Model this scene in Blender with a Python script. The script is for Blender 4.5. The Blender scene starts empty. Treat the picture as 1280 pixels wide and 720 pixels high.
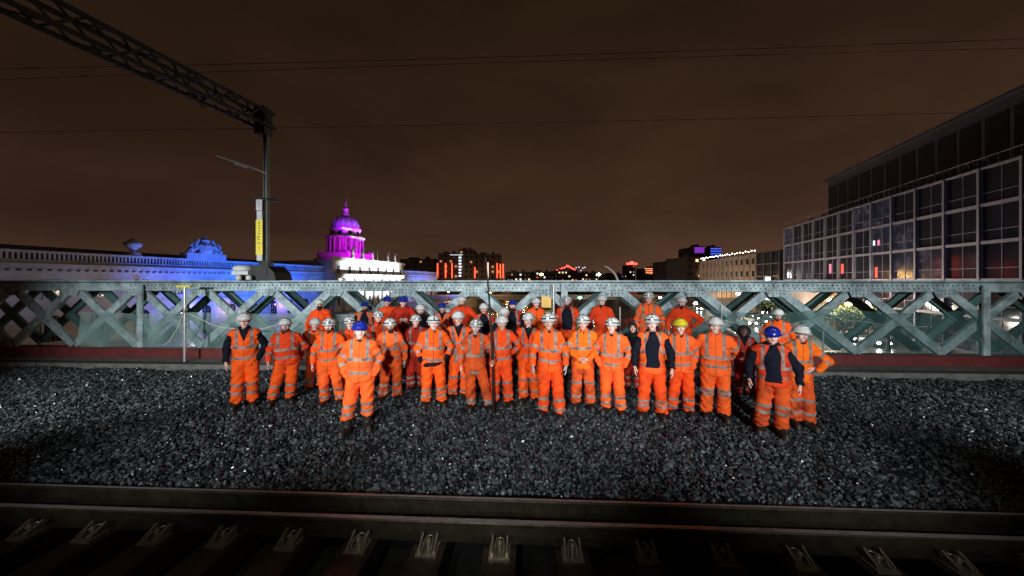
import bpy, math, random
import numpy as np
import openvdb
from mathutils import Vector, Matrix
random.seed(7); RNG = np.random.default_rng(7)
S = bpy.context.scene; COL = S.collection
F = 430.0; CAMH = 2.45; YAW = math.radians(2.7)
CC, SS = math.cos(YAW), math.sin(YAW)

# ------------------------------------------------------------------ camera helpers
def cw(xc, z, h):
    """camera-frame ground position (right, ahead) and height -> world"""
    return Vector((xc*CC - z*SS, xc*SS + z*CC, h))
def W(px, py, z):
    return cw((px-640)/F*z, z, CAMH-(py-350)/F*z)

# ------------------------------------------------------------------ object helpers
def tag(o, label=None, cat=None, group=None, kind=None):
    if label: o['label'] = label
    if cat: o['category'] = cat
    if group: o['group'] = group
    if kind: o['kind'] = kind
    return o
def empty(name, loc=(0,0,0), rz=0.0):
    o = bpy.data.objects.new(name, None); COL.objects.link(o)
    o.location = loc; o.rotation_euler = (0,0,rz); o.empty_display_size = .2
    return o
def copy_tree(o, parent=None):
    c = o.copy(); COL.objects.link(c)
    if parent: c.parent = parent
    for ch in list(KIDS.get(o.name, [])):
        d = copy_tree(ch, c); KIDS.setdefault(c.name, []).append(d)
    return c
KIDS = {}
def link(name, me, parent=None):
    o = bpy.data.objects.new(name, me); COL.objects.link(o)
    if parent:
        o.parent = parent; KIDS.setdefault(parent.name, []).append(o)
    return o
class MB:
    def __init__(s): s.v=[]; s.f=[]; s.m=[]; s.sm=[]
    def add(s, vs, fs, m=0, smooth=False):
        n=len(s.v); s.v += [tuple(p) for p in vs]
        for f in fs: s.f.append(tuple(i+n for i in f)); s.m.append(m); s.sm.append(smooth)
        return s
    def box(s, x0,x1,y0,y1,z0,z1,m=0):
        vs=[(x0,y0,z0),(x1,y0,z0),(x1,y1,z0),(x0,y1,z0),(x0,y0,z1),(x1,y0,z1),(x1,y1,z1),(x0,y1,z1)]
        return s.add(vs,[(0,3,2,1),(4,5,6,7),(0,1,5,4),(1,2,6,5),(2,3,7,6),(3,0,4,7)],m)
    def obox(s, a, b, up, w, t, m=0):
        """bar from a to b, width w across 'up' x axis, thickness t along up"""
        a=Vector(a); b=Vector(b); d=(b-a).normalized(); up=Vector(up); sd=d.cross(up).normalized(); up=sd.cross(d).normalized()
        vs=[]
        for p in (a,b):
            for q,r in ((-1,-1),(1,-1),(1,1),(-1,1)): vs.append(p+sd*q*w/2+up*r*t/2)
        return s.add(vs,[(0,1,2,3),(7,6,5,4),(0,4,5,1),(1,5,6,2),(2,6,7,3),(3,7,4,0)],m)
    def tube(s, pts, rad, n=8, m=0, smooth=True, cap=True):
        pts=[Vector(p) for p in pts]; rad = rad if isinstance(rad,(list,tuple)) else [rad]*len(pts)
        vs=[]; prev=None
        for i,p in enumerate(pts):
            d=(pts[min(i+1,len(pts)-1)]-pts[max(i-1,0)]).normalized()
            if prev is None:
                ref=Vector((0,0,1)) if abs(d.z)<.9 else Vector((1,0,0)); u=d.cross(ref).normalized()
            else: u=(prev-d*prev.dot(d)).normalized()
            prev=u; w=d.cross(u)
            for k in range(n):
                a=2*math.pi*k/n; vs.append(p+(u*math.cos(a)+w*math.sin(a))*rad[i])
        fs=[]
        for i in range(len(pts)-1):
            for k in range(n): fs.append((i*n+k,i*n+(k+1)%n,(i+1)*n+(k+1)%n,(i+1)*n+k))
        s.add(vs,fs,m,smooth)
        if cap:
            L=len(pts)-1; s.add(vs[:n],[tuple(range(n))[::-1]],m); s.add(vs[L*n:],[tuple(range(n))],m)
        return s
    def lathe(s, prof, c=(0,0,0), n=24, m=0, smooth=True):
        vs=[]; fs=[]
        for r,z in prof:
            for k in range(n):
                a=2*math.pi*k/n; vs.append((c[0]+r*math.cos(a),c[1]+r*math.sin(a),c[2]+z))
        for i in range(len(prof)-1):
            for k in range(n): fs.append((i*n+k,i*n+(k+1)%n,(i+1)*n+(k+1)%n,(i+1)*n+k))
        fs.append(tuple(range(n))[::-1]); fs.append(tuple((len(prof)-1)*n+k for k in range(n)))
        return s.add(vs,fs,m,smooth)
    def prism(s, poly, axis, a, b, m=0):
        """poly in the 2 other axes (x,z for axis y; x,y for axis z; y,z for axis x)"""
        def P(u,v,w): return {'y':(u,w,v),'z':(u,v,w),'x':(w,u,v)}[axis]
        n=len(poly); vs=[P(u,v,a) for u,v in poly]+[P(u,v,b) for u,v in poly]
        fs=[tuple(range(n)),tuple(range(2*n-1,n-1,-1))]+[(i,i+n,(i+1)%n+n,(i+1)%n) for i in range(n)]
        return s.add(vs,fs,m)
    def mesh(s, name, mats):
        me=bpy.data.meshes.new(name); me.from_pydata(s.v,[],s.f)
        for x in (mats if isinstance(mats,(list,tuple)) else [mats]): me.materials.append(x)
        me.polygons.foreach_set('material_index',s.m); me.polygons.foreach_set('use_smooth',s.sm); me.update()
        import bmesh
        bm=bmesh.new(); bm.from_mesh(me); bmesh.ops.recalc_face_normals(bm,faces=bm.faces); bm.to_mesh(me); bm.free()
        return me
    def build(s, name, mats, parent=None): return link(name, s.mesh(name,mats), parent)

def np_mesh(name, V, Q, mats, mi=None, smooth=True):
    me=bpy.data.meshes.new(name); k=Q.shape[1]; n=len(Q)
    me.vertices.add(len(V)); me.vertices.foreach_set('co',np.ascontiguousarray(V,dtype=np.float32).ravel())
    me.loops.add(n*k); me.loops.foreach_set('vertex_index',np.ascontiguousarray(Q,dtype=np.int32).ravel())
    me.polygons.add(n); me.polygons.foreach_set('loop_start',np.arange(0,n*k,k,dtype=np.int32))
    for x in (mats if isinstance(mats,(list,tuple)) else [mats]): me.materials.append(x)
    if mi is not None: me.polygons.foreach_set('material_index',np.asarray(mi,dtype=np.int32))
    me.polygons.foreach_set('use_smooth',np.full(n,smooth,dtype=bool))
    me.update(calc_edges=True); return me

# ------------------------------------------------------------------ materials
def mat(name, col=(.5,.5,.5), rough=.6, metal=0.0, rust=0.0, emit=None, es=0.0, var=0.0, vscale=8.0, bump=0.0, bscale=40.0, spec=None, coat=0.0, col2=None):
    m=bpy.data.materials.new(name); m.use_nodes=True; nt=m.node_tree; N=nt.nodes; L=nt.links
    b=N['Principled BSDF']; b.inputs['Base Color'].default_value=(*col,1); b.inputs['Roughness'].default_value=rough
    b.inputs['Metallic'].default_value=metal
    if spec is not None: b.inputs['Specular IOR Level'].default_value=spec
    if coat: b.inputs['Coat Weight'].default_value=coat; b.inputs['Coat Roughness'].default_value=.12
    if emit: b.inputs['Emission Color'].default_value=(*emit,1); b.inputs['Emission Strength'].default_value=es
    if var or bump:
        tc=N.new('ShaderNodeTexCoord')
    if var:
        nz=N.new('ShaderNodeTexNoise'); nz.inputs['Scale'].default_value=vscale; nz.inputs['Detail'].default_value=6; nz.inputs['Roughness'].default_value=.65
        L.new(tc.outputs['Object'],nz.inputs['Vector'])
        rp=N.new('ShaderNodeValToRGB'); c2=col2 or tuple(c*(1-var) for c in col)
        rp.color_ramp.elements[0].position=.35; rp.color_ramp.elements[0].color=(*c2,1)
        rp.color_ramp.elements[1].position=.62; rp.color_ramp.elements[1].color=(*col,1)
        L.new(nz.outputs['Fac'],rp.inputs['Fac']); L.new(rp.outputs['Color'],b.inputs['Base Color'])
        mr=N.new('ShaderNodeMapRange'); mr.inputs['To Min'].default_value=min(1,rough*1.25); mr.inputs['To Max'].default_value=rough*.8
        L.new(nz.outputs['Fac'],mr.inputs['Value']); L.new(mr.outputs['Result'],b.inputs['Roughness'])
    if rust:
        mp=N.new('ShaderNodeMapping'); mp.inputs['Scale'].default_value=(2.2,2.2,.55); L.new(tc.outputs['Object'],mp.inputs[0])
        n4=N.new('ShaderNodeTexNoise'); n4.inputs['Scale'].default_value=1.6; n4.inputs['Detail'].default_value=8; n4.inputs['Roughness'].default_value=.75; L.new(mp.outputs[0],n4.inputs['Vector'])
        r4=N.new('ShaderNodeValToRGB'); r4.color_ramp.elements[0].position=.54; r4.color_ramp.elements[0].color=(0,0,0,1); r4.color_ramp.elements[1].position=.70; r4.color_ramp.elements[1].color=(rust,rust,rust,1)
        mxr=N.new('ShaderNodeMix'); mxr.data_type='RGBA'; L.new(n4.outputs['Fac'],r4.inputs['Fac']); L.new(r4.outputs['Color'],mxr.inputs[0]); L.new(rp.outputs['Color'],mxr.inputs[6]); mxr.inputs[7].default_value=(.10,.055,.032,1); L.new(mxr.outputs[2],b.inputs['Base Color'])
    if bump:
        n2=N.new('ShaderNodeTexNoise'); n2.inputs['Scale'].default_value=bscale; n2.inputs['Detail'].default_value=4
        L.new(tc.outputs['Object'],n2.inputs['Vector'])
        bp=N.new('ShaderNodeBump'); bp.inputs['Strength'].default_value=bump; bp.inputs['Distance'].default_value=.01
        L.new(n2.outputs['Fac'],bp.inputs['Height']); L.new(bp.outputs['Normal'],b.inputs['Normal'])
    return m
def emis(name, col, s):
    m=bpy.data.materials.new(name); m.use_nodes=True; b=m.node_tree.nodes['Principled BSDF']
    b.inputs['Base Color'].default_value=(*[c*.5 for c in col],1); b.inputs['Emission Color'].default_value=(*col,1); b.inputs['Emission Strength'].default_value=s
    return m

def garment(name, base, dirt=.25, dark=(.006,.008,.016), rough=.75):
    """hi-vis cloth: 'band' = signed distance to the tape, 'dk' = signed distance to the dark cloth"""
    m=bpy.data.materials.new(name); m.use_nodes=True; nt=m.node_tree; N=nt.nodes; L=nt.links; b=N['Principled BSDF']
    tc=N.new('ShaderNodeTexCoord')
    nz=N.new('ShaderNodeTexNoise'); nz.inputs['Scale'].default_value=4; nz.inputs['Detail'].default_value=5; L.new(tc.outputs['Object'],nz.inputs['Vector'])
    rp=N.new('ShaderNodeValToRGB'); rp.color_ramp.elements[0].position=.33; rp.color_ramp.elements[1].position=.55
    rp.color_ramp.elements[0].color=(base[0]*(1-dirt),base[1]*(1-dirt*.9),base[2],1); rp.color_ramp.elements[1].color=(*base,1)
    L.new(nz.outputs['Fac'],rp.inputs['Fac'])
    def att(n, w):
        a=N.new('ShaderNodeAttribute'); a.attribute_name=n
        mr=N.new('ShaderNodeMapRange'); mr.inputs['From Min'].default_value=w; mr.inputs['From Max'].default_value=-w
        L.new(a.outputs['Fac'],mr.inputs['Value']); return mr.outputs['Result']
    fb=att('band',.0025); fd=att('dk',.003)
    m1=N.new('ShaderNodeMix'); m1.data_type='RGBA'; L.new(fd,m1.inputs[0]); L.new(rp.outputs['Color'],m1.inputs[6]); m1.inputs[7].default_value=(*dark,1)
    n3=N.new('ShaderNodeTexNoise'); n3.inputs['Scale'].default_value=9; L.new(tc.outputs['Object'],n3.inputs['Vector'])
    r3=N.new('ShaderNodeValToRGB'); r3.color_ramp.elements[0].position=.35; r3.color_ramp.elements[0].color=(.13,.11,.10,1); r3.color_ramp.elements[1].position=.65; r3.color_ramp.elements[1].color=(.36,.30,.26,1)
    L.new(n3.outputs['Fac'],r3.inputs['Fac'])
    m2=N.new('ShaderNodeMix'); m2.data_type='RGBA'; L.new(fb,m2.inputs[0]); L.new(m1.outputs[2],m2.inputs[6]); L.new(r3.outputs['Color'],m2.inputs[7])
    L.new(m2.outputs[2],b.inputs['Base Color'])
    mr=N.new('ShaderNodeMapRange'); mr.inputs['To Min'].default_value=rough; mr.inputs['To Max'].default_value=.38; L.new(fb,mr.inputs['Value']); L.new(mr.outputs['Result'],b.inputs['Roughness'])
    n2=N.new('ShaderNodeTexNoise'); n2.inputs['Scale'].default_value=22; n2.inputs['Detail'].default_value=3; n2.inputs['Distortion'].default_value=1.2; L.new(tc.outputs['Object'],n2.inputs['Vector'])
    bp=N.new('ShaderNodeBump'); bp.inputs['Strength'].default_value=.55; bp.inputs['Distance'].default_value=.02
    L.new(n2.outputs['Fac'],bp.inputs['Height']); L.new(bp.outputs['Normal'],b.inputs['Normal'])
    b.inputs['Specular IOR Level'].default_value=.12
    return m

# ------------------------------------------------------------------ sdf helpers
class Grid:
    def __init__(s, lo, hi, h):
        s.lo=np.array(lo,dtype=np.float32); s.h=h
        n=[int(math.ceil((hi[i]-lo[i])/h))+1 for i in range(3)]
        ax=[s.lo[i]+h*np.arange(n[i],dtype=np.float32) for i in range(3)]
        s.P=np.stack(np.meshgrid(*ax,indexing='ij'),-1)
def surf(g, d):
    d=np.ascontiguousarray(np.clip(d,-3*g.h,3*g.h),dtype=np.float32)
    for a in range(3):
        sl=[slice(None)]*3
        for e in (0,-1): sl[a]=e; d[tuple(sl)]=3*g.h
    gr=openvdb.FloatGrid(3*g.h); gr.copyFromArray(d)
    V,T,Q=gr.convertToPolygons(isovalue=0.0, adaptivity=0.0)
    V=np.asarray(V,dtype=np.float32)*g.h+g.lo
    Q=np.asarray(Q,dtype=np.int32)
    a=V[Q[:,0]]; b=V[Q[:,1]]; c=V[Q[:,2]]
    if np.einsum('ij,ij->i',a,np.cross(b,c)).sum()<0: Q=Q[:,::-1]
    return V,Q
def cap(P,a,b,ra,rb,ys=1.0):
    a=np.array(a,dtype=np.float32); b=np.array(b,dtype=np.float32)
    if ys!=1.0:
        P=P*np.array([1,1/ys,1],dtype=np.float32); a=a*np.array([1,1/ys,1],dtype=np.float32); b=b*np.array([1,1/ys,1],dtype=np.float32)
    ab=b-a; t=np.clip(((P-a)@ab)/max(float(ab@ab),1e-9),0,1)
    q=P-a-t[...,None]*ab
    return np.sqrt((q*q).sum(-1))-(ra+(rb-ra)*t)
def ell(P,c,r):
    q=(P-np.array(c,dtype=np.float32))/np.array(r,dtype=np.float32); l=np.sqrt((q*q).sum(-1))
    return (l-1)*min(r)
def smin(a,b,k):
    h=np.clip(.5+.5*(b-a)/k,0,1); return b+(a-b)*h-k*h*(1-h)
def smax(a,b,k): return -smin(-a,-b,k)
# ------------------------------------------------------------------ palette
M={}
M['steel_blue']=mat('painted_steel',(.40,.52,.53),.5,.1,rust=.85,var=.35,vscale=3.5,bump=.3,bscale=30,col2=(.16,.22,.24))
M['steel_shaded']=mat('shaded_painted_steel',(.09,.19,.18),.5,.1,rust=.7,var=.4,vscale=3,bump=.3,bscale=30)  # back lattice copy of the girder paint, shade put into the colour
M['rivet']=mat('dark_rivet',(.07,.09,.10),.5,.3)  # darker than the plates so the rivet rows stand out
M['red_oxide']=mat('red_oxide_steel',(.14,.022,.02),.6,var=.45,vscale=3)
M['dark_steel']=mat('dark_steel',(.05,.055,.05),.5,.6,var=.4,vscale=9,bump=.3)
M['rail_steel']=mat('rail_steel',(.06,.05,.032),.42,.7,var=.4,vscale=7,bump=.3,col2=(.03,.022,.014))
M['clip']=mat('oily_clip_steel',(.36,.30,.22),.3,.7,var=.4,vscale=14)
M['rail_top']=mat('worn_rail_top',(.30,.30,.29),.45,.6,var=.3,vscale=9)
M['timber']=mat('wet_timber',(.035,.019,.012),.35,var=.55,vscale=6,bump=.7,bscale=25)
M['concrete']=mat('wet_concrete',(.16,.155,.145),.45,var=.4,vscale=4,bump=.5)
M['galv']=mat('galvanised_pipe',(.55,.56,.55),.35,.6,var=.25,vscale=12)
M['white_cover']=mat('white_cover',(.5,.52,.52),.5,var=.2)
M['yellow']=mat('yellow_plastic',(.72,.6,.06),.5,var=.15)
M['black']=mat('black_rubber',(.008,.008,.009),.5)
M['rope']=mat('pale_rope',(.45,.43,.33),.8)
M['glass_brown']=mat('insulator',(.45,.45,.43),.2)
M['stone']=mat('portland_stone',(.42,.41,.39),.8,var=.35,vscale=.35,bump=.2,bscale=3)
M['copper']=mat('dome_copper',(.36,.42,.38),.6,var=.3,vscale=.4)
M['slate']=mat('slate_roof',(.06,.062,.07),.6,var=.3,vscale=1)
M['dark_glass']=mat('dark_glass',(.01,.012,.018),.08)
M['frame_grey']=mat('grey_facade_frame',(.15,.145,.18),.6,var=.2,vscale=.6)
M['dark_clad']=mat('dark_cladding',(.03,.032,.042),.45,var=.3,vscale=.5)
M['brick']=mat('old_stone_wall',(.20,.155,.13),.85,var=.3,vscale=.5)
M['far_dark']=mat('dark_city_wall',(.05,.042,.04),.8,var=.4,vscale=.15)
M['asphalt']=mat('asphalt',(.05,.05,.05),.28,var=.3,vscale=.6)
M['granite']=mat('granite_quay_wall',(.16,.15,.14),.7,var=.4,vscale=.8)
M['warm']=emis('warm_window_light',(1,.62,.28),1.6)
M['warmdim']=emis('dim_warm_window_light',(1,.55,.25),.35)
M['coolw']=emis('cool_window_light',(.75,.85,1),1.5)
M['redwin']=emis('red_window_light',(1,.08,.05),1.0)
M['pinkwin']=emis('pink_window_light',(1,.25,.45),.6)
M['redstrip']=emis('red_light_strip',(1,.07,.025),4.0)
M['pinkstrip']=emis('pale_pink_light_strip',(1,.55,.45),2.0)
M['whitelamp']=emis('white_lamp',(1,.95,.88),40)
M['festoon']=emis('festoon_bulb',(1,.93,.8),14)
M['orangelamp']=emis('orange_lamp',(1,.5,.12),30)
M['orangeglow']=emis('orange_light_band',(1,.28,.1),2.2)
M['green_l']=emis('green_lamp',(.1,1,.3),12)
M['red_l']=emis('red_lamp',(1,.04,.03),8)
M['purple_l']=emis('purple_screen',(.35,.06,.8),.55)
M['blue_l']=emis('blue_screen',(.08,.16,1),.9)
M['head_l']=emis('car_headlight',(1,.97,.92),80)
M['tail_l']=emis('car_tail_light',(1,.05,.02),10)
M['glowing_white_paint']=mat('glowing_white_paint',(.78,.78,.78),.5,emit=(1,.9,.85),es=.25)  # faint emission stands in for light falling on the white surfaces
M['bark']=mat('bark',(.06,.045,.03),.9,var=.4,vscale=8,bump=.6)
M['leaf']=mat('leaf',(.05,.075,.03),.6,var=.5,vscale=1.5)
def room_mat():
    m=mat('dim_glow_room_glass',(.01,.012,.018),.1); nt=m.node_tree; N=nt.nodes; L=nt.links; b=N['Principled BSDF']  # blotchy faint emission imitates dimly lit rooms behind the glass
    tc=N.new('ShaderNodeTexCoord'); nz=N.new('ShaderNodeTexNoise'); nz.inputs['Scale'].default_value=.9; nz.inputs['Detail'].default_value=4; L.new(tc.outputs['Object'],nz.inputs['Vector'])
    rp=N.new('ShaderNodeValToRGB'); rp.color_ramp.elements[0].position=.48; rp.color_ramp.elements[0].color=(.004,.005,.010,1); rp.color_ramp.elements[1].position=.72; rp.color_ramp.elements[1].color=(.055,.048,.06,1)
    L.new(nz.outputs['Fac'],rp.inputs['Fac']); L.new(rp.outputs['Color'],b.inputs['Emission Color']); b.inputs['Emission Strength'].default_value=1
    return m
M['room']=room_mat()
M['grass']=mat('kerb_paint',(.3,.3,.28),.7)
def net_mat(col=(.17,.31,.29),lo=.22,hi=.62):
    m=bpy.data.materials.new('debris_netting'); m.use_nodes=True; nt=m.node_tree; N=nt.nodes; L=nt.links; b=N['Principled BSDF']
    b.inputs['Base Color'].default_value=(*col,1); b.inputs['Roughness'].default_value=.32
    tc=N.new('ShaderNodeTexCoord'); nz=N.new('ShaderNodeTexNoise'); nz.inputs['Scale'].default_value=1.3; nz.inputs['Detail'].default_value=5
    L.new(tc.outputs['Object'],nz.inputs['Vector'])
    mr=N.new('ShaderNodeMapRange'); mr.inputs['From Min'].default_value=.3; mr.inputs['From Max'].default_value=.7; mr.inputs['To Min'].default_value=lo; mr.inputs['To Max'].default_value=hi
    L.new(nz.outputs['Fac'],mr.inputs['Value']); L.new(mr.outputs['Result'],b.inputs['Alpha'])
    return m
M['net']=net_mat((.10,.23,.22),.12,.46); M['net_pale']=net_mat((.24,.38,.36),.2,.66)
def water_mat():
    m=mat('river_water',(.008,.010,.009),.12); nt=m.node_tree; N=nt.nodes; L=nt.links; b=N['Principled BSDF']
    tc=N.new('ShaderNodeTexCoord'); nz=N.new('ShaderNodeTexNoise'); nz.inputs['Scale'].default_value=.9; nz.inputs['Detail'].default_value=5
    L.new(tc.outputs['Object'],nz.inputs['Vector'])
    bp=N.new('ShaderNodeBump'); bp.inputs['Strength'].default_value=.6; bp.inputs['Distance'].default_value=.35
    L.new(nz.outputs['Fac'],bp.inputs['Height']); L.new(bp.outputs['Normal'],b.inputs['Normal']); return m
M['water']=water_mat()
def stone_mat():
    m=bpy.data.materials.new('wet_ballast'); m.use_nodes=True; nt=m.node_tree; N=nt.nodes; L=nt.links; b=N['Principled BSDF']
    a=N.new('ShaderNodeAttribute'); a.attribute_name='tone'
    rp=N.new('ShaderNodeValToRGB'); rp.color_ramp.elements[0].color=(.008,.0115,.014,1); rp.color_ramp.elements[1].color=(.085,.102,.108,1)
    L.new(a.outputs['Fac'],rp.inputs['Fac']); L.new(rp.outputs['Color'],b.inputs['Base Color'])
    mr=N.new('ShaderNodeMapRange'); mr.inputs['To Min'].default_value=.22; mr.inputs['To Max'].default_value=.6; L.new(a.outputs['Fac'],mr.inputs['Value']); L.new(mr.outputs['Result'],b.inputs['Roughness']); b.inputs['Specular IOR Level'].default_value=.32
    return m
M['ballast']=stone_mat()

# ------------------------------------------------------------------ bridge deck, ballast, track
DECKX=60
mb=MB(); mb.box(-DECKX,DECKX,-4,10.9,-1.1,-.35)
tag(mb.build('bridge_deck',M['dark_steel']),kind='structure')
mb=MB(); mb.box(-DECKX,DECKX,3.86,9.08,-.34,-.055)
tag(mb.build('ballast_bed',mat('fine_ballast_dust',(.012,.013,.014),.95,bump=.8,bscale=60,spec=.1)),kind='structure')
def ballast():
    ph=(1+5**.5)/2
    ico=np.array([(-1,ph,0),(1,ph,0),(-1,-ph,0),(1,-ph,0),(0,-1,ph),(0,1,ph),(0,-1,-ph),(0,1,-ph),(ph,0,-1),(ph,0,1),(-ph,0,-1),(-ph,0,1)],dtype=np.float32)/1.902
    fc=np.array([(0,11,5),(0,5,1),(0,1,7),(0,7,10),(0,10,11),(1,5,9),(5,11,4),(11,10,2),(10,7,6),(7,1,8),(3,9,4),(3,4,2),(3,2,6),(3,6,8),(3,8,9),(4,9,5),(2,4,11),(6,2,10),(8,6,7),(9,8,1)],dtype=np.int32)
    pts=[]
    y=3.93
    while y<9.02:
        step=.040+.0035*(y-3.9)
        hw=1.55*y+1.2
        n=int(2*hw/step)
        xs=-hw+step*np.arange(n)
        pts.append(np.stack([xs,np.full(n,y),np.full(n,step)],1)); y+=step*.95
    pts=np.concatenate(pts); n=len(pts)
    x=pts[:,0]+RNG.normal(0,.35,n)*pts[:,2]; yy=pts[:,1]+RNG.normal(0,.35,n)*pts[:,2]; st=pts[:,2]
    yy=np.clip(yy,3.90,9.05)
    size=st*RNG.uniform(.36,.88,n)*(1+.6*(RNG.random(n)<.10))
    def hgt(x,y): return .034*np.sin(x*.9+1)*np.cos(y*1.3)-.03*np.clip(np.sin(x*3.3+np.sin(y*2.2)*2)*np.sin(y*4.1+x)-.55,0,1)+.016*np.sin(x*2.7+y*2.1)+.01*np.sin(x*5.1-y*4.3)
    z=hgt(x,yy)-.02+RNG.uniform(-.012,.02,n)
    # random rotations
    q=RNG.normal(size=(n,4)); q/=np.linalg.norm(q,axis=1)[:,None]; a,b,c,d=q.T
    R=np.stack([np.stack([1-2*(c*c+d*d),2*(b*c-a*d),2*(b*d+a*c)],-1),np.stack([2*(b*c+a*d),1-2*(b*b+d*d),2*(c*d-a*b)],-1),np.stack([2*(b*d-a*c),2*(c*d+a*b),1-2*(b*b+c*c)],-1)],1)
    loc=ico[None]*RNG.uniform(.68,1.18,(n,12,1))*np.stack([RNG.uniform(.8,1.35,n),RNG.uniform(.6,1.0,n),RNG.uniform(.5,.85,n)],-1)[:,None,:]*size[:,None,None]
    V=np.einsum('nij,nkj->nki',R,loc)+np.stack([x,yy,z],-1)[:,None,:]
    T=fc[None]+(np.arange(n)*12)[:,None,None]
    me=np_mesh('ballast',V.reshape(-1,3),T.reshape(-1,3),M['ballast'],smooth=False)
    at=me.attributes.new('tone','FLOAT','POINT'); tone=np.repeat(RNG.random(n)**1.7,12).astype(np.float32); at.data.foreach_set('value',tone)
    o=link('ballast',me); tag(o,'wet dark grey crushed stone ballast around the workers boots','ballast',kind='stuff'); print('stones',n)
ballast()
# walkway kerb under the truss
mb=MB(); mb.box(-DECKX,DECKX,9.08,9.88,-.34,.18); mb.box(-DECKX,DECKX,9.04,9.079,.13,.19,1)
tag(mb.build('walkway',[M['concrete'],M['dark_steel']]),kind='structure')

def rail_prof(y, top, h=.16):
    z=top-h
    return [(y-.070,z),(y+.070,z),(y+.070,z+.012),(y+.012,z+.030),(y+.009,top-.045),(y+.035,top-.034),(y+.036,top-.008),(y+.028,top),(y-.028,top),(y-.036,top-.008),(y-.035,top-.034),(y-.009,top-.045),(y-.012,z+.030),(y-.070,z+.012)]
def rail(y, top, label, cat='rail', wear=.022):
    mb=MB(); mb.prism(rail_prof(y,top),'x',-DECKX,DECKX,0); mb.box(-DECKX,DECKX,y-wear,y+wear,top+.0005,top+.003,1)
    return tag(mb.build('running_rail' if cat=='rail' else 'guard_rail',[M['rail_steel'],M['rail_top']]),label,cat)
rail(3.64,.13,'far brown guard rail bordering the ballast edge','guard rail',.012)
rail(3.27,.15,'nearer shiny topped running rail fastened down by clips')
rail(1.67,.15,'second running rail of the near track, closest to the camera')
# sleepers with baseplates
sl=empty('sleeper'); mb=MB()
mb.box(-.15,.15,1.1,3.82,-.26,-.03); body=mb.build('timber',M['timber'],sl)
def chair_mb(y0):
    mb=MB(); mb.box(-.095,.095,y0-.23,y0+.12,-.03,-.012)           # base plate
    for sx in (-1,1):
        mb.prism([(y0-.20,-.012),(y0-.07,-.012),(y0-.045,.06),(y0-.075,.075),(y0-.12,.05),(y0-.2,.015)],'x',sx*.068-.009,sx*.068+.009)
    mb.tube([(-.04,y0-.20,.0),(-.042,y0-.15,.035),(-.03,y0-.06,.028),(.0,y0-.045,.03),(.03,y0-.06,.028),(.042,y0-.15,.035),(.04,y0-.20,.0)],.009,8)
    mb.tube([(0,y0-.13,-.01),(0,y0-.13,.065)],.015,8); mb.tube([(0,y0-.13,.03),(0,y0-.13,.05)],.028,6)
    return mb
cl=chair_mb(3.27).build('rail_clip',M['clip'],sl)
tag(sl,'timber sleeper with brown rail clip under the running rail','sleeper','sleepers under the near rail')
mb=MB()
for k in range(-10,11):
    o=sl if k==-10 else copy_tree(sl)
    o.location=(k*.66+.40,0,0); o.name='sleeper' if k==-10 else o.name

# ------------------------------------------------------------------ lattice truss parapet
TY=9.9
nodes=[-1.58-2.06*k for k in range(9,0,-1)]+[-1.58,.42,2.45]+[2.45+2.2*k for k in range(1,9)]
ZT,ZB=2.27,.46
tr=empty('lattice_girder',(0,TY,0)); tag(tr,'long riveted grey green lattice steel girder behind the group','girder')
def lattice(y, m, name, gus):
    for i in range(len(nodes)-1):
        a,b=nodes[i],nodes[i+1]
        for (p,q,dy) in ((a,b,0.0),(b,a,.035)):
            mb=MB(); mb.obox((p,y+dy,ZT),(q,y+dy,ZB),(0,1,0),.215,.022)
            # angle flanges and rivets
            A=Vector((p,y+dy,ZT)); B=Vector((q,y+dy,ZB)); d=(B-A).normalized(); nrm=d.cross(Vector((0,1,0)))
            for sg in (-1,1): mb.obox(A+nrm*sg*.10+Vector((0,.045,0)),B+nrm*sg*.10+Vector((0,.045,0)),(0,1,0),.014,.07)
            if gus and -12<p<12:
                L=(B-A).length; k=.42
                while k<L-.3:
                    for sg in (-1,1):
                        c=A+d*k+nrm*sg*.075; mb.lathe([(.017,0),(.012,.007),(.003,.010)],(0,0,0),6)
                        n0=len(mb.v)-18
                        for j in range(n0,len(mb.v)):
                            v=mb.v[j]; mb.v[j]=(c.x+v[0],c.y-.012-v[2],c.z+v[1])
                    k+=.16 if k<.75 else .32
            mb.build('diagonal_bar',M[m],tr)
lattice(0,'steel_blue','front',True); lattice(.62,'steel_shaded','back',False)
def rivet(mb,x,y,z,r=.018,mi=0):
    n=7; vs=[]
    for rr,dy in ((r,0),(r*.7,.009),(r*.15,.013)):
        for k in range(n): a=2*math.pi*k/n; vs.append((x+rr*math.cos(a),y-dy,z+rr*math.sin(a)))
    fs=[(i*n+k,i*n+(k+1)%n,(i+1)*n+(k+1)%n,(i+1)*n+k) for i in range(2) for k in range(n)]+[tuple(2*n+k for k in range(n))]
    mb.add(vs,fs,mi,True)
mb=MB(); XE=DECKX
mb.box(-XE,XE,-.045,-.024,2.12,2.33)              # front web plate
mb.box(-XE,XE,-.115,-.048,2.335,2.365)             # front angle outstand
mb.box(-XE,XE,-.13,.80,2.39,2.41)                  # top cover plate
mb.box(-XE,XE,-.10,-.05,2.135,2.147); mb.box(-XE,XE,-.16,.83,2.415,2.44)
mb.box(-XE,XE,.68,.70,2.14,2.385)
mb.box(-XE,XE,-.072,-.05,2.262,2.334)
for i in range(-92,93):
    x=i*.13
    rivet(mb,x,-.074,2.297,.024,1); 
    rivet(mb,x+.065,-.047,2.21,.020,1)
for i in range(-46,47): mb.box(i*.26-.01,i*.26+.01,-.115,-.05,2.27,2.33)   # stiffener cleats
mb.build('top_chord',[M['steel_blue'],M['rivet']],tr)
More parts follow.
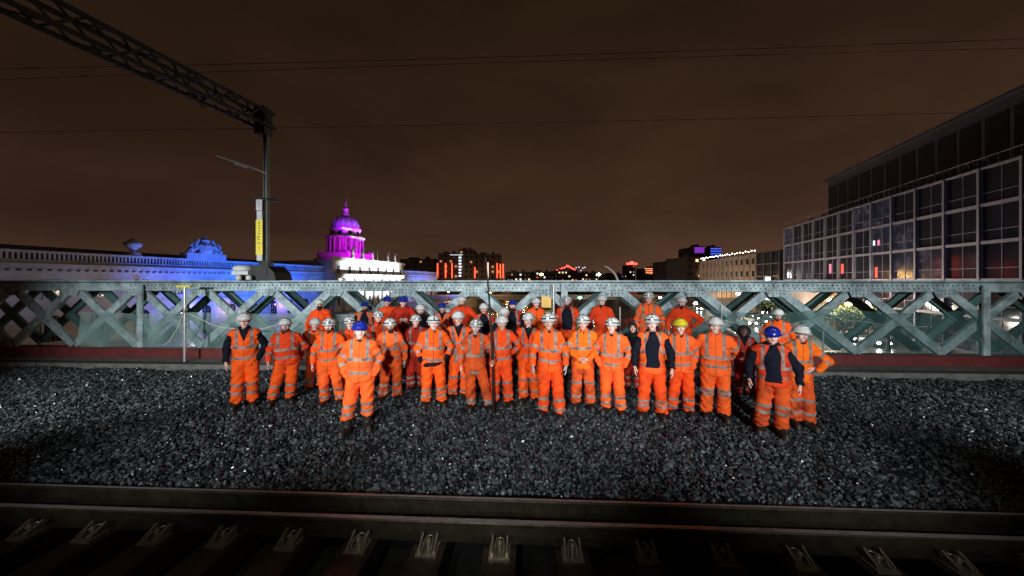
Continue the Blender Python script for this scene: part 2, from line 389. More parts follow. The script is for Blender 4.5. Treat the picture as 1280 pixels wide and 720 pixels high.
mb=MB(); mb.box(-XE,XE,-.30,-.27,.182,.44); mb.box(-XE,XE,-.36,-.27,.442,.46); mb.box(-XE,XE,-.06,.75,.182,.30)
mb.build('bottom_chord',M['red_oxide'],tr)
for i,x in enumerate(nodes):
    mb=MB(); w=.27
    mb.prism([(x-w,2.25),(x+w,2.25),(x+w*.98,2.11),(x+.2,1.98),(x-.2,1.98),(x-w*.98,2.11)],'y',-.07,-.047)
    if abs(x)<13:
        for dx in (-.20,-.1,0,.1,.20):
            for dz in (2.16,2.07): rivet(mb,x+dx,-.071,dz,.020,1)
        for dx in (-.09,.09): rivet(mb,x+dx,-.071,2.01,.020,1)
    mb.build('gusset_plate',[M['steel_blue'],M['rivet']],tr)
for x in (1.02,12.2,-11.6):
    mb=MB(); mb.box(x-.09,x+.09,-.16,-.12,.2,2.32); mb.box(x-.02,x+.02,-.119,-.073,.2,2.3); mb.build('vertical_post',M['steel_blue'],tr)

# netting panels hung behind the walkway
def net(x0,x1,z1,label,m='net'):
    nx=int((x1-x0)/.08); nz=18; vs=[];fs=[]
    for i in range(nx+1):
        for j in range(nz+1):
            x=x0+(x1-x0)*i/nx; z=.2+(z1-.2)*j/nz
            y=9.76+.035*math.sin(x*2.1+z)+.022*math.sin(x*5.3+2*z)+.018*math.sin(z*7+x)
            vs.append((x,y,z+ (.04*math.sin(x*1.7)-.05*abs(math.sin(x*.75)) if j==nz else 0)))
    for i in range(nx):
        for j in range(nz):
            a=i*(nz+1)+j; fs.append((a,a+nz+1,a+nz+2,a+1))
    mb=MB(); mb.add(vs,fs,0,True); o=mb.build('debris_net',M[m])
    return tag(o,label,'netting')
net(-13.5,-4.2,1.5,'hazy green translucent netting hung across the left end of the girder','net_pale')
net(3.3,14,1.63,'hazy green translucent netting hung across the right end of the girder')
poles=[]
for k,(px,top,lab,yel) in enumerate([(231,358,'white scaffold pole with yellow clamp at left of the girder',1),(692,357,'pale pipe post near the middle of the girder behind dark coated worker',0),
        (775,384,'thin pale pole between the orange back row worker and the hooded worker',0),(902,382,'thin pale pole right of the yellow helmet worker',0),(1029,384,'pale scaffold pole beside the stooping white helmet worker at far right',0)]):
    z=9.55; p=W(px,top,z); g=W(px,450,z); y=p.y
    t=empty('scaffold_pole',(p.x,p.y,.18)); tag(t,lab,'pole')
    mb=MB(); r=.035 if k in(0,1) else .02; mb.tube([(0,0,0),(0,0,p.z-.18)],r,12); mb.build('pipe',M['galv'],t)
    mb=MB(); mb.box(-.08,.08,-.08,.08,0.001,.012); mb.build('base_plate',M['dark_steel'],t)
    if yel:
        mb=MB(); mb.box(-.2,.2,-.055,.055,p.z-.2,p.z-.15); mb.build('clamp',M['yellow'],t)
    poles.append(p)
def rope(a,b,sag,lab):
    pts=[]
    for i in range(25):
        t=i/24; p=a.lerp(b,t); p=p-Vector((0,0,sag*4*t*(1-t)-.015*math.sin(t*19))); pts.append(p)
    mb=MB(); mb.tube(pts,.011,6); tag(mb.build('rope',M['rope']),lab,'rope')
rope(W(902,400,9.45),W(1029,392,9.45),.28,'slack pale rope tied between poles behind the curly haired worker')
rope(W(1029,392,9.45),W(1160,408,9.3),.1,'pale rope running right from the scaffold pole at far right')
rope(W(236,392,9.45),W(380,392,9.6),.45,'slack pale rope sagging behind the two leftmost workers')
rope(W(205,432,9.5),W(233,380,9.5),.2,'tangled pale rope looping up to the white scaffold pole')
M['mast']=mat('mast_steel',(.16,.18,.17),.5,.3,var=.3)
# ------------------------------------------------------------------ overhead line mast, gantry boom, wires
mp=W(333,350,10.3); mast=empty('line_mast',(mp.x,mp.y,2.44)); tag(mast,'tall grey overhead line mast standing on top of the girder','mast')
mb=MB()
for sx in (-1,1): mb.box(sx*.048-.010,sx*.048+.010,-.055,.055,.3,5.2)
mb.box(-.038,.038,-.008,.008,.3,5.2)
mb.build('pole',M['mast'],mast)
mb=MB(); mb.prism([(-.66,0),(.56,0),(.50,.22),(.30,.42),(-.22,.44),(-.50,.36),(-.62,.16)],'y',-.35,.35); mb.box(-.3,.3,-.37,-.351,.1,.36)
mb.box(-.15,.15,-.12,.12,.45,.56); mb.build('footing',M['dark_steel'],mast)
mb=MB(); mb.lathe([(.02,-.05),(.22,-.04),(.25,.02),(.23,.09),(.15,.13),(.02,.14)],(-.38,-.40,.3),20); mb.box(-.62,-.14,-.52,-.3,.16,.26)
mb.build('junction_cover',M['white_cover'],mast)
mb=MB()
for x in (-.42,-.12): mb.lathe([(.03,0),(.075,.02),(.075,.12),(.03,.15)],(x,-.5,0),12)
mb.build('insulator',M['glass_brown'],mast)
mb=MB(); mb.box(-.30,-.14,-.16,-.12,.58,2.05); mb.build('cable_cover',M['white_cover'],mast).location.x=.13
sg=MB(); sg.box(-.315,-.115,-.175,-.162,.75,1.78); sgn=sg.build('warning_sign',M['yellow'],mast); sgn.location.x=.13
mb=MB()                                           # the small vertical marks on the yellow sign
yf=-.1765
for z,h in ((1.68,.04),(1.60,.03),(1.52,.035),(1.44,.03),(1.36,.04)): mb.box(-.235,-.195,yf,-.175,z,z+h)
n=14; vs=[];fs=[]
for k in range(n+1):
    a=math.radians(60+240*k/n)
    for r in (.035,.055): vs.append((-.215+r*math.cos(a),yf,1.25+r*math.sin(a)))
for k in range(n): fs.append((2*k,2*k+1,2*k+3,2*k+2))
mb.add(vs,fs)
mb.box(-.27,-.16,yf,-.175,1.085,1.105); mb.box(-.222,-.208,yf,-.175,.9,1.0)
mb.build('marking',M['black'],sgn)
mb=MB(); mb.box(-.305,-.125,-.18,-.162,2.06,2.38); w=mb.build('plate_sign',M['white_cover'],mast); w.location.x=.13
mb=MB(); mb.box(-.22,-.21,-.182,-.1805,2.14,2.3); mb.build('marking',M['black'],w)
mb=MB(); mb.box(-.4,.3,-.16,.16,2.42,2.44); mb.tube([(-.4,0,2.43),(.45,.1,2.36)],.014,6); mb.build('bracket',M['dark_steel'],mast)
mb=MB(); mb.tube([(0,0,3.2),(-.3,-.3,3.32),(-.7,-.9,3.42)],.03,8); mb.tube([(-.32,-.3,3.3),(-.5,-.56,3.35)],.05,10); mb.build('cantilever_arm',M['galv'],mast)
# boom
A=W(329,150,10.3); B=W(160,67,7.2); d=(B-A); Bx=A+d*3.4; Aend=A-d*.06
boom=empty('gantry_boom',tuple(A)); tag(boom,'dark lattice gantry boom reaching from the mast over the tracks at top left','gantry')
dn=(Bx-Aend).normalized(); sd=dn.cross(Vector((0,0,1))).normalized(); up=sd.cross(dn).normalized()
mb=MB(); hh=.21; ch=[]
for q,r in ((-1,-1),(1,-1),(1,1),(-1,1)):
    o_=sd*q*hh+up*r*hh; mb.obox(Aend+o_-A,Bx+o_-A,up,.075,.075)
mb.build('chord',M['dark_steel'],boom)
mb=MB(); L=(Bx-Aend).length; n=int(L/.45)
for i in range(n):
    p=Aend+dn*(i*.45)-A; q=Aend+dn*((i+1)*.45)-A; s=1 if i%2 else -1
    mb.obox(p+sd*hh*1+up*hh*s,q+sd*hh-up*hh*s,sd,.045,.02); mb.obox(p-sd*hh+up*hh*s,q-sd*hh-up*hh*s,sd,.045,.02)
    mb.obox(p+up*hh+sd*hh*s,q+up*hh-sd*hh*s,up,.045,.02); mb.obox(p-up*hh+sd*hh*s,q-up*hh-sd*hh*s,up,.045,.02)
mb.build('lacing',M['dark_steel'],boom)
mb=MB(); mb.box(-.16,.16,-.16,.16,-.45,.35); mb.build('end_bracket',M['dark_steel'],boom)
def insul(px,py,z):
    p=W(px,py,z); mb=MB(); t=empty('line_insulator',tuple(p))
    mb.tube([(0,0,.35),(0,0,0)],.015,6); mb.build('hanger',M['dark_steel'],t)
    mb=MB(); a=Vector((0,0,0)); b=Vector((.28,-.25,-.13))
    mb.tube([a,b],.03,8)
    for k in range(5): c=a.lerp(b,.12+.19*k); e=a.lerp(b,.17+.19*k); mb.tube([c,e],.062,12)
    mb.build('shed',M['glass_brown'],t); return t
tag(insul(236,118,8.7),'pale ribbed insulator hung under the gantry boom nearer its left end','insulator')
tag(insul(253,133,9.1),'pale ribbed insulator hung under the gantry boom nearer the mast','insulator')
for py0,Z,x0,x1,sag,lab in ((153,7.6,-40,40,.1,'thin contact wire running level above the workers'),(69,6.4,-40,40,.22,'higher catenary wire crossing the upper sky'),(76,6.9,-40,40,-.12,'faint second wire close below the topmost wire')):
    p=W(700,py0,Z); pts=[]
    for i in range(41):
        x=x0+(x1-x0)*i/40; pts.append((x,p.y,p.z+sag*((x-p.x)/14)**2*.5))
    mb=MB(); mb.tube(pts,.0055,5); tag(mb.build('overhead_wire',M['dark_steel']),lab,'wire')
# ------------------------------------------------------------------ river, quays, distant ground
WZ=-10.2; QZ=-7.05
def cam_poly(pts,z): return [(*cw(x,y,0).xy,z) for x,y in pts]
mb=MB(); mb.add(cam_poly([(-2500,-60),(2500,-60),(2500,4000),(-2500,4000)],WZ-3),[(0,1,2,3)])
tag(mb.build('ground',M['far_dark']),kind='structure')
mb=MB(); mb.add(cam_poly([(-120,-60),(120,-60),(420,1300),(120,1300)],WZ),[(0,1,2,3)])
tag(mb.build('river_water',M['water']),kind='structure')
def quay(name, inner, outer, m):
    n=len(inner); vs=[cw(x,y,QZ) for x,y in inner]+[cw(x,y,QZ) for x,y in outer]+[cw(x,y,WZ-2) for x,y in inner]
    fs=[(i,i+1,n+i+1,n+i) for i in range(n-1)]+[(i,i+1,2*n+i+1,2*n+i) for i in range(n-1)]
    mt=[0]*(n-1)+[1]*(n-1); mb=MB(); mb.v=[tuple(v) for v in vs]; mb.f=fs; mb.m=mt; mb.sm=[False]*len(fs)
    return tag(mb.build(name,m),kind='structure')
# left bank runs parallel to the customs facade, right bank parallel to the office facade
def Lb(z,off): return (-72.4+.19*z+off, z)
def Rb(z,off): return (40+ .309*z+off if z<90 else 67.8+.22*(z-90)+off, z)
zs=[-60,0,40,90,150,260,400,700,1200]
quay('left_quay',[Lb(z,24) for z in zs],[Lb(z,-700) for z in zs],[M['asphalt'],M['granite']])
quay('right_quay',[Rb(z,-22) for z in zs],[Rb(z,800) for z in zs],[M['asphalt'],M['granite']])
for side,fn,o0,o1,c in (('left',Lb,23.4,24,1),('right',Rb,-22,-21.4,1)):
    mb=MB()
    for i in range(len(zs)-1):
        a=[cw(*fn(zs[i],o0),QZ+.0),cw(*fn(zs[i],o1),QZ),cw(*fn(zs[i+1],o1),QZ),cw(*fn(zs[i+1],o0),QZ)]
        mb.add([(*v.xy,v.z+.004) for v in a]+[(*v.xy,v.z+1.0) for v in a],[(0,1,5,4),(1,2,6,5),(2,3,7,6),(3,0,4,7),(4,5,6,7)])
    tag(mb.build('quay_wall',M['granite']),'low granite parapet wall along the %s river bank'%side,'wall')
def lampobj(name,energy,col,loc,target,size=45,blend=.6,kind='SPOT',rad=.15,sx=1,sy=1):
    l=bpy.data.lights.new(name,kind); l.energy=energy; l.color=col
    if kind=='SPOT': l.spot_size=math.radians(size); l.spot_blend=blend; l.shadow_soft_size=rad
    elif kind=='AREA': l.shape='RECTANGLE'; l.size=sx; l.size_y=sy
    else: l.shadow_soft_size=rad
    o=bpy.data.objects.new(name,l); COL.objects.link(o); o.location=loc
    if target is not None:
        o.rotation_euler=(Vector(target)-Vector(loc)).to_track_quat('-Z','Y').to_euler()
    return o
# ------------------------------------------------------------------ customs building (long floodlit classical facade with dome)
cu=cw(.19,1,0).xy.normalized()                      # direction along the facade, away from the camera
ang=math.atan2(cu.y,cu.x)
org=cw(-72.4+.19*40,40,QZ)                          # u = 0
ch=empty('domed_customs_building',tuple(org),ang)   # local x = along, local -y = toward the river
tag(ch,'long classical stone building floodlit blue and white with a purple dome','building')
LN=140.0
def u_of(px):
    t=(px-640)/F; z=-72.4/(t-.19); return (z-40)*math.hypot(1,.19)
U0,U1=u_of(405),u_of(497)
def bx(x0,x1,y0,y1,z0,z1,name,m,par=None):
    mb=MB(); mb.box(x0,x1,y0,y1,z0,z1); return mb.build(name,m,par or ch)
rz_=14.0
bx(0,U0,0,16,0,11.9,'wall',M['stone']); bx(U1,LN,0,16,0,11.9,'wall',M['stone'])
bx(U0,U1,-2.5,18,0,15.2,'centre_block',M['stone'])
for a,b in ((0,U0),(U1,LN)):
    mb=MB()
    mb.box(a,b,-.5,.0-.003,11.0,11.35); mb.box(a,b,-.9,-.003,11.36,11.7)
    n=int((b-a)/.9)
    for i in range(n): mb.box(a+i*.9,a+i*.9+.4,-.75,-.005,10.7,11.0)
    mb.box(a,b,-.25,.4,11.905,12.25); mb.box(a,b,-.25,.4,13.1,13.45)
    for i in range(int((b-a)/.45)): mb.box(a+i*.45,a+i*.45+.2,-.1,.2,12.25,13.1)
    mb.box(a,b,-.18,-.003,5.6,5.95)
    mb.build('cornice',M['stone'],ch)
for a,b in ((2,U0-1),(U1+1,LN-2)):
    mb=MB(); mb.prism([(.8,11.91),(15,11.91),(12,14.3),(4,14.3)],'x',a,b); mb.build('roof',M['slate'],ch)
def window(w,h,arch):
    f=MB(); t=.22; n=8
    def outline(hw,hh):
        p=[(-hw,0)]; p=[(hw,0)]+( [(hw*math.cos(math.pi*k/n),hh-hw+hw*math.sin(math.pi*k/n)) for k in range(n+1)] if arch else [(hw,hh),(-hw,hh)])+[(-hw,0)]
        return p
    o=outline(w/2+t,h+t); i=outline(w/2,h); k=len(o)
    vs=[(x,-.16,z) for x,z in o]+[(x,-.16,z) for x,z in i]+[(x,-.01,z) for x,z in o]+[(x,-.03,z) for x,z in i]
    f.add(vs,[(j,j+1,k+j+1,k+j) for j in range(k-1)]+[(j,j+1,2*k+j+1,2*k+j) for j in range(k-1)]+[(k+j,k+j+1,3*k+j+1,3*k+j) for j in range(k-1)])
    f.box(-w/2-t-.1,w/2+t+.1,-.3,-.01,-.2,0)
    p=MB(); p.add([(x,-.035,z) for x,z in i],[tuple(range(k))]); 
    for q in range(1,3): p.box(-w/2+w*q/3-.03,-w/2+w*q/3+.03,-.07,-.04,0,h-.1 if not arch else h-.3,1)
    for q in range(1,4): p.box(-w/2,w/2,-.07,-.04,h*q/4-.03,h*q/4+.03,1)
    return f.mesh('window_surround',M['stone']),p.mesh('window_pane',[M['dark_glass'],M['frame_grey']])
wa=window(1.7,3.6,True); wb=window(1.4,2.3,False)
def put(ws,x,y,z):
    o=link('window',ws[0],ch); o.location=(x,y,z); p=link('pane',ws[1],o)
x=2.6
while x<LN-2:
    if not (U0-1.2<x<U1+1.2):
        put(wa,x,0,1.0); put(wb,x,0,7.0)
    x+=5.0
mb=MB(); col=MB()
xs=[U0+ (U1-U0)*(i+.5)/8 for i in range(8)]
for x in xs: put(wb,x,-2.5,2.0); put(wb,x,-2.5,7.0); put(wb,x,-2.5,11.4)
for i in range(9):
    x=U0+(U1-U0)*i/8; x=min(max(x,U0+.7),U1-.7)
    mb=MB(); mb.lathe([(.75,0),(.75,.4),(.58,.5),(.5,9),(.75,9.4),(.75,9.8)],(x,-3.2,.2),14); mb.build('column',M['stone'],ch)
mb=MB(); mb.box(U0-.3,U1+.3,-4.1,-2.503,10.0,10.9); mb.box(U0-.5,U1+.5,-4.4,-2.503,10.9,11.3); mb.box(U0-.3,U1+.3,-3.2,-2.2,15.21,16.2)
for i in range(int((U1-U0)/1)): mb.box(U0+i,U0+i+.5,-4.25,-4.1,10.55,10.9)
mb.build('entablature',M['stone'],ch)
def statue(x,y,z,s=1):
    mb=MB(); mb.lathe([(.55*s,0),(.55*s,.6*s),(.4*s,.7*s),(.5*s,1.2*s),(.42*s,1.9*s),(.5*s,2.6*s),(.3*s,2.95*s),(.16*s,3.05*s),(.26*s,3.3*s),(.22*s,3.6*s),(.05*s,3.75*s)],(x,y,z),10)
    mb.tube([(x+.4*s,y,z+2.7*s),(x+.9*s,y-.2,z+3.1*s),(x+1.0*s,y-.2,z+3.9*s)],.12*s,6)
    mb.build('statue',M['stone'],ch)
for x in (U0+9,U0+14,U0+19.5,U1-12,U1-7): statue(x,-2.7,16.2)
def arms_group(x,z):
    mb=MB(); mb.box(x-3.6,x+3.6,-.3,1.3,z-.9,z+.25); rr=random.Random(5)
    mb.lathe([(1.1,0),(1.3,.6),(1.2,1.6),(.7,2.3),(.8,2.7),(.3,3.2),(.1,3.6)],(x,.4,z+.2),9,0,False)
    for sg in (-1,1):
        mb.tube([(x+sg*3.3,.3,z+.1),(x+sg*2.5,.2,z+.9),(x+sg*1.7,.3,z+1.3),(x+sg*1.5,.3,z+2.4),(x+sg*1.2,.2,z+3.0)],[.3,.55,.5,.38,.2],7,0,False)
        mb.tube([(x+sg*2.2,.2,z+.8),(x+sg*2.7,.0,z+1.8),(x+sg*2.1,.1,z+2.3)],[.3,.2,.12],6,0,False)
    for k in range(14):
        q=rr.uniform(-2.8,2.8); h=rr.uniform(.3,2.6-abs(q)*.6); mb.lathe([(.05,-.3),(.3,-.1),(.25,.2),(.05,.4)],(x+q,-.2,z+h),6,0,False)
    mb.build('roof_sculpture',M['stone'],ch)
arms_group(u_of(258),13.45+.9)
mb=MB(); ux=u_of(172); mb.lathe([(1.0,-.4),(1.0,.5),(.35,.7),(.3,1.0),(.9,1.5),(1.15,2.1),(.95,2.2),(.5,2.5),(.2,2.9)],(ux,1,13.46),14); mb.build('roof_urn',M['stone'],ch)
# dome
du=(108-40+4.)*math.hypot(1,.19); 
def ud(px,v):  # u such that the point (u, depth v behind facade) projects to px
    best=min((abs(((-72.4+.19*(40+u/1.018)-v*.982)/(40+u/1.018+v*.187))*F+640-px),u) for u in [q*.1 for q in range(300,1300)]); return best[1]
V0=10.0; du=ud(432,V0)
mb=MB(); mb.box(du-7,du+7,V0-6,V0+7,15.2,16.9); mb.box(du-6.3,du+6.3,V0-5.6,V0+6.3,16.9,19.0); mb.build('dome_base',M['stone'],ch)
mb=MB(); mb.lathe([(4.6,0),(4.6,4.9),(6.3,5.0),(6.5,5.5),(6.2,5.9),(4.9,5.95),(4.9,8.0),(5.3,8.2),(5.3,8.6),(4.6,8.7)],(du,V0,19.0),40); dr=mb.build('drum',M['stone'],ch)
for k in range(20):
    a=2*math.pi*k/20; mb=MB(); mb.lathe([(.45,0),(.36,.3),(.32,4.7),(.48,5.0)],(du+5.7*math.cos(a),V0+5.7*math.sin(a),19.0),8); mb.build('column',M['stone'],dr)
for k in range(10):
    a=2*math.pi*(k+.5)/10; c,s_=math.cos(a),math.sin(a); mb=MB(); r=4.93
    mb.lathe([(.62,0),(.62,.12)],(0,0,0),14); mb.v=[(du+c*(r+v[2])-s_*v[0], V0+s_*(r+v[2])+c*v[0], 26.0+v[1]) for v in mb.v]; mb.build('round_window',M['dark_glass'],dr)
prof=[(4.6,0)]+[(4.55*math.cos(a)**.9,4.6*math.sin(a)) for a in [math.pi/2*k/10 for k in range(1,10)]]+[(.9,4.75)]
mb=MB(); mb.lathe(prof,(du,V0,27.71),36); dm=mb.build('dome',M['copper'],ch)
for k in range(16):
    a=2*math.pi*k/16; mb=MB(); mb.tube([(du+(r+.05)*math.cos(a),V0+(r+.05)*math.sin(a),27.71+z) for r,z in prof],.14,5); mb.build('rib',M['copper'],dm)
mb=MB(); mb.lathe([(1.3,0),(1.3,.6),(.9,.8),(.9,2.2),(1.15,2.4),(.8,2.6),(.5,2.7)],(du,V0,32.4),16); lt=mb.build('lantern',M['stone'],dm)
statue(du,V0,34.9,.95)
for sx in (-1,1):
    for sy in (-1,1): statue(du+sx*6.1,V0+sy*5.2,16.9,.8)
def CH(u,v,z): m_=Matrix.Translation(org)@Matrix.Rotation(ang,4,'Z'); return m_@Vector((u,v,z))
# flagpole
fp=CH(U0+22,-3,15.2); mb=MB(); mb.tube([(0,0,0),(0,0,6.5)],[.12,.05],6); fo=mb.build('flagpole',M['galv']); fo.location=fp
tag(fo,'thin flagpole rising beside the purple dome','flagpole')
# floodlights of the building
def uplight(u0,u1,col,e,zt=8,off=-9,name='facade_floodlight',size=62,step=9):
    n=max(1,round((u1-u0)/step))
    for i in range(n):
        u=u0+(u1-u0)*(i+.5)/n
        lampobj(name,e,col,CH(u,off,.6),CH(u,0,zt),size,.7,rad=.4)
BL=(.0,.15,1.0)
uplight(u_of(204),U0-6,BL,26000,9.5,-19)
uplight(2,u_of(172),(.45,.5,1.0),1700,9.5,-15,size=46)
uplight(U1+7,LN,BL,28000,9.5,-19)
uplight(U0+5,U1-5,(.95,.97,1.0),110000,11.0,-19,step=7,size=46)
for u in (u_of(225),u_of(300),u_of(360)): lampobj('roof_floodlight',2200,(.0,.06,1.0),CH(u,-7,9),CH(u,3,14.5),100)
for dx,dy in ((-13,-9),(-5,-14),(5,-14),(13,-9)):
    lampobj('dome_floodlight',7500,(.72,.0,.95),CH(du+dx,V0+dy,16.8),CH(du,V0,21.5),75,.7)
for dx,dy in ((-9,-5.5),(-1,-9.5),(7,-7)):
    lampobj('dome_top_floodlight',5200,(.34,.01,1.0),CH(du+dx,V0+dy,26.5),CH(du,V0,30),60)
lampobj('lantern_floodlight',5000,(.6,.0,.75),CH(du-4,V0-9,29),CH(du,V0,36.5),40)
# coloured doorways glow between the girder bars
for u,c in ((u_of(283),(1,.5,.25)),(u_of(236),(.8,.7,1)),(u_of(352),(.8,.4,.9))):
    lampobj('door_lamp',350,c,CH(u,-1.6,3.5),None,kind='POINT',rad=.3)
# ------------------------------------------------------------------ right bank buildings
def facade_building(name,label,z0,z1,h,bay,storey,depth,mats,lit,linefn=None,recess=(),ph=None,x0f=None,winfrac=(.80,.86)):
    a=linefn(z0); b=linefn(z1)
    A_=cw(a[0],a[1],QZ); B_=cw(b[0],b[1],QZ); d=(B_-A_); L=d.length; an=math.atan2(d.y,d.x)
    r=empty(name,tuple(A_),an); tag(r,label,'building')      # local x along, local +y faces the river
    mb=MB(); mb.box(0,L,-depth,-.35,0,h-.02); mb.build('wall',mats['body'],r)
    nb=max(1,round(L/bay)); bw=L/nb; ns=int(h//storey)
    fr=MB()
    for i in range(nb+1): fr.box(i*bw-.13,i*bw+.13,-.34,.12,0,h)
    for j in range(ns+1): 
        for i in range(nb): fr.box(i*bw+.162,(i+1)*bw-.162,-.34,.05,h-j*storey-.22,h-j*storey+.0 if j==0 else h-j*storey+.12)
    fr.build('frame',mats['frame'],r)
    for i in range(nb):
        for j in range(ns):
            if name!='office_block' and (i*7+j)%97>300: continue
            zt=h-j*storey-.225; zb=h-(j+1)*storey+.125
            key=(i,j); m=lit.get(key) or (M['room'] if (name!='stone_warehouse' and (i*31+j*17)%7 in (1,4)) else mats['glass'])
            w=MB(); w.box(i*bw+.17,(i+1)*bw-.17,-.30,-.24,zb,zt,0)
            wo=w.build('window',m,r)
            mu=MB(); mu.box((i+.5)*bw-.03,(i+.5)*bw+.03,-.235,-.19,zb,zt); mu.box(i*bw+.17,(i+1)*bw-.17,-.189,-.17,zb+(zt-zb)*.3-.03,zb+(zt-zb)*.3+.03)
            mu.build('mullion',mats['frame'],wo)
    return r,L,bw,A_,an
def line1(z): return (40+.309*z, z)
lit={(1,1):M['dark_glass']}
NB=round(math.hypot(53*.309,53)/4.4)
# bays numbered from the camera end (z=30) outward
def bay_of(px,z0,z1,nb):
    t=(px-640)/F; z=40/(t-.309); return max(0,min(nb-1,int((z-z0)/(z1-z0)*nb)))
nb=NB
lit={}
ob,obL,obw,obA,oban=facade_building('office_block','large modern grey gridded office block with dark glass on the right',30,83,21.85,4.4,4.1,22,
   dict(body=M['dark_clad'],frame=M['frame_grey'],glass=M['dark_glass']),lit,line1)
# curtains and interior lamps seen through the glass
def inwin(px,py0,py1,w,m,name,label=None):
    t=(px-640)/F; z=40/(t-.309); u=(z-30)/(53)*obL
    zt=CAMH-(py0-350)/F*z-QZ; zb=CAMH-(py1-350)/F*z-QZ
    mb=MB(); mb.box(u-w/2,u+w/2,-.238,-.21,zb,zt); mb.build(name,m,ob)
inwin(1093,334,347,.5,M['redwin'],'curtain'); inwin(1051,330,342,.7,M['redwin'],'curtain'); inwin(1090,301,307,.5,M['coolw'],'lamp'); inwin(1096,300,307,.5,M['pinkwin'],'lamp'); inwin(1047,326,333,.5,M['coolw'],'lamp'); inwin(1036,330,342,.7,M['pinkwin'],'curtain')
mb=MB()
for i in range(int(obL/1.1)): mb.tube([(i*1.1,-.1,21.86),(i*1.1,-.1,22.9)],.03,5)
mb.box(0,obL,-.14,-.06,22.9,22.96); mb.build('terrace_rail',M['frame_grey'],ob)
mb=MB(); phx=obL*.80; mb.box(-2,phx,-16,-3.4,21.86,30.0); mb.box(-2,phx+.5,-16.3,-2.9,30.0,30.35)
p_=mb.build('penthouse',M['dark_clad'],ob)
mb=MB()
for i in range(14):
    x=i*phx/14; mb.box(x+.3,x+phx/14-.3,-3.39,-3.34,22.6,28.6)
mb.build('glazing',M['dark_glass'],p_)
random.seed(3)
def shrub(mb,x,y,z,s,n=60):
    for k in range(n):
        a=random.uniform(0,6.28); r=s*random.random()**.5; px=x+r*math.cos(a); py=y+r*math.sin(a); pz=z+random.uniform(0,1.4*s); q=.16
        u=Vector((random.gauss(0,1),random.gauss(0,1),random.gauss(0,1))).normalized()*q; v=Vector((random.gauss(0,1),random.gauss(0,1),random.gauss(0,1))).normalized()*q
        c=Vector((px,py,pz)); mb.add([c-u,c+v,c+u,c-v],[(0,1,2,3)])
mb=MB()
for i in range(24): shrub(mb,random.uniform(1,obL-1),-1.4,21.9,random.uniform(.5,.9),40)
mb.build('terrace_planting',M['leaf'],ob)
def line2(z): return (69.3+.124*(z-90), z)
lit2={(i,j):M['coolw'] for i,j in ((1,3),(1,2))}
facade_building('glass_infill_block','dark glazed office wing between the gridded block and old stone block',89,99,17.4,3.2,3.4,18,dict(body=M['dark_clad'],frame=M['dark_clad'],glass=M['dark_glass']),lit2,line2)
st,stL,_,stA,stan=facade_building('stone_warehouse','old brownish stone block with a row of festoon lights along its roof edge',99.6,138,17.0,3.1,3.7,18,dict(body=M['brick'],frame=M['brick'],glass=M['brick']),{},line2)
# small openings of the stone block
mw=MB(); mw.box(-.55,.55,-.20,-.10,0,1.7); mw.box(-.7,.7,-.20,-.02,-.15,-.003,1); wmesh=mw.mesh('window',[M['dark_glass'],M['brick']])
for i in range(int(stL/3.05)):
    for j in range(4):
        o=link('window',wmesh,st); o.location=(1.55+i*3.08,-.03,14.2-j*3.7)
fe=empty('festoon_lights',tuple(stA),stan); tag(fe,'string of bright white bulbs along the roof edge of the stone block','string lights')
mb=MB(); pts=[(i*.8,.2,17.1+.9+.15*math.sin(i*1.3)) for i in range(int((stL)/.8))]; mb.tube(pts,.04,5); mb.build('cable',M['black'],fe)
for i in range(0,len(pts),2):
    mb=MB(); mb.lathe([(.03,-.16),(.14,-.06),(.14,.06),(.03,.14)],pts[i],8); mb.build('bulb',M['festoon'],fe)
# ------------------------------------------------------------------ distant skyline
def block(name,label,px0,px1,top,Z,mat_,depth=25,wins=0,wm='warm',roofbits=True,seed=0,base=None):
    rr=random.Random(seed); a=W(px0,top,Z); b=W(px1,top,Z); h=a.z-QZ; L=(b-a).length; an=math.atan2(b.y-a.y,b.x-a.x)
    r=empty(name,(a.x,a.y,QZ),an); tag(r,label,'building')
    mb=MB(); mb.box(0,L,0,depth,-3,h); mb.build('wall',mat_,r)
    if roofbits:
        mb=MB(); mb.box(L*.2,L*.45,3,9,h+.01,h+1.6); mb.box(L*.65,L*.75,4,8,h+.01,h+2.2); mb.box(-.1,L+.1,-.15,.1,h-.4,h+.25); mb.build('roof',M['dark_clad'],r)
    nf=max(2,int(h/3.4)); nb=max(2,int(L/3.2)); cells=[(i,j) for i in range(nb) for j in range(nf)]; rr.shuffle(cells)
    for i,j in cells[:wins]:
        mb=MB(); x=(i+.5)*L/nb; z=h-(j+.75)*h/nf; mb.box(x-.75,x+.75,-.12,-.04,z,z+1.5); mb.build('window',M[wm] if not isinstance(wm,list) else M[rr.choice(wm)],r)
    # unlit openings
    mb=MB(); 
    for i,j in cells[wins:wins+60]:
        m2=MB(); x=(i+.5)*L/nb; z=h-(j+.75)*h/nf; m2.box(x-.75,x+.75,-.10,-.03,z,z+1.5); m2.build('window',M['dark_glass'],r)
    return r,L,h
def strip(px,y0,y1,Z,m,label,w=.7,par=None):
    a=W(px,y0,Z-.9); mb=MB(); hh=(y1-y0)/F*Z; mb.box(-w/2,w/2,-.2,0,-hh,0); o=mb.build('light_strip',M[m]); o.location=a; tag(o,label,'light strip',"red vertical light strips on the dark office blocks" if m=='redstrip' else None); return o
b1=block('dark_office','dark block with three red light strips left of the ladder lights',548,573,317,240,M['far_dark'],wins=6,wm='warmdim',seed=1)
b2=block('dark_office','tallest dark block behind the white ladder shaped lights',573.5,592,312,240,M['far_dark'],wins=5,wm='warmdim',seed=2)
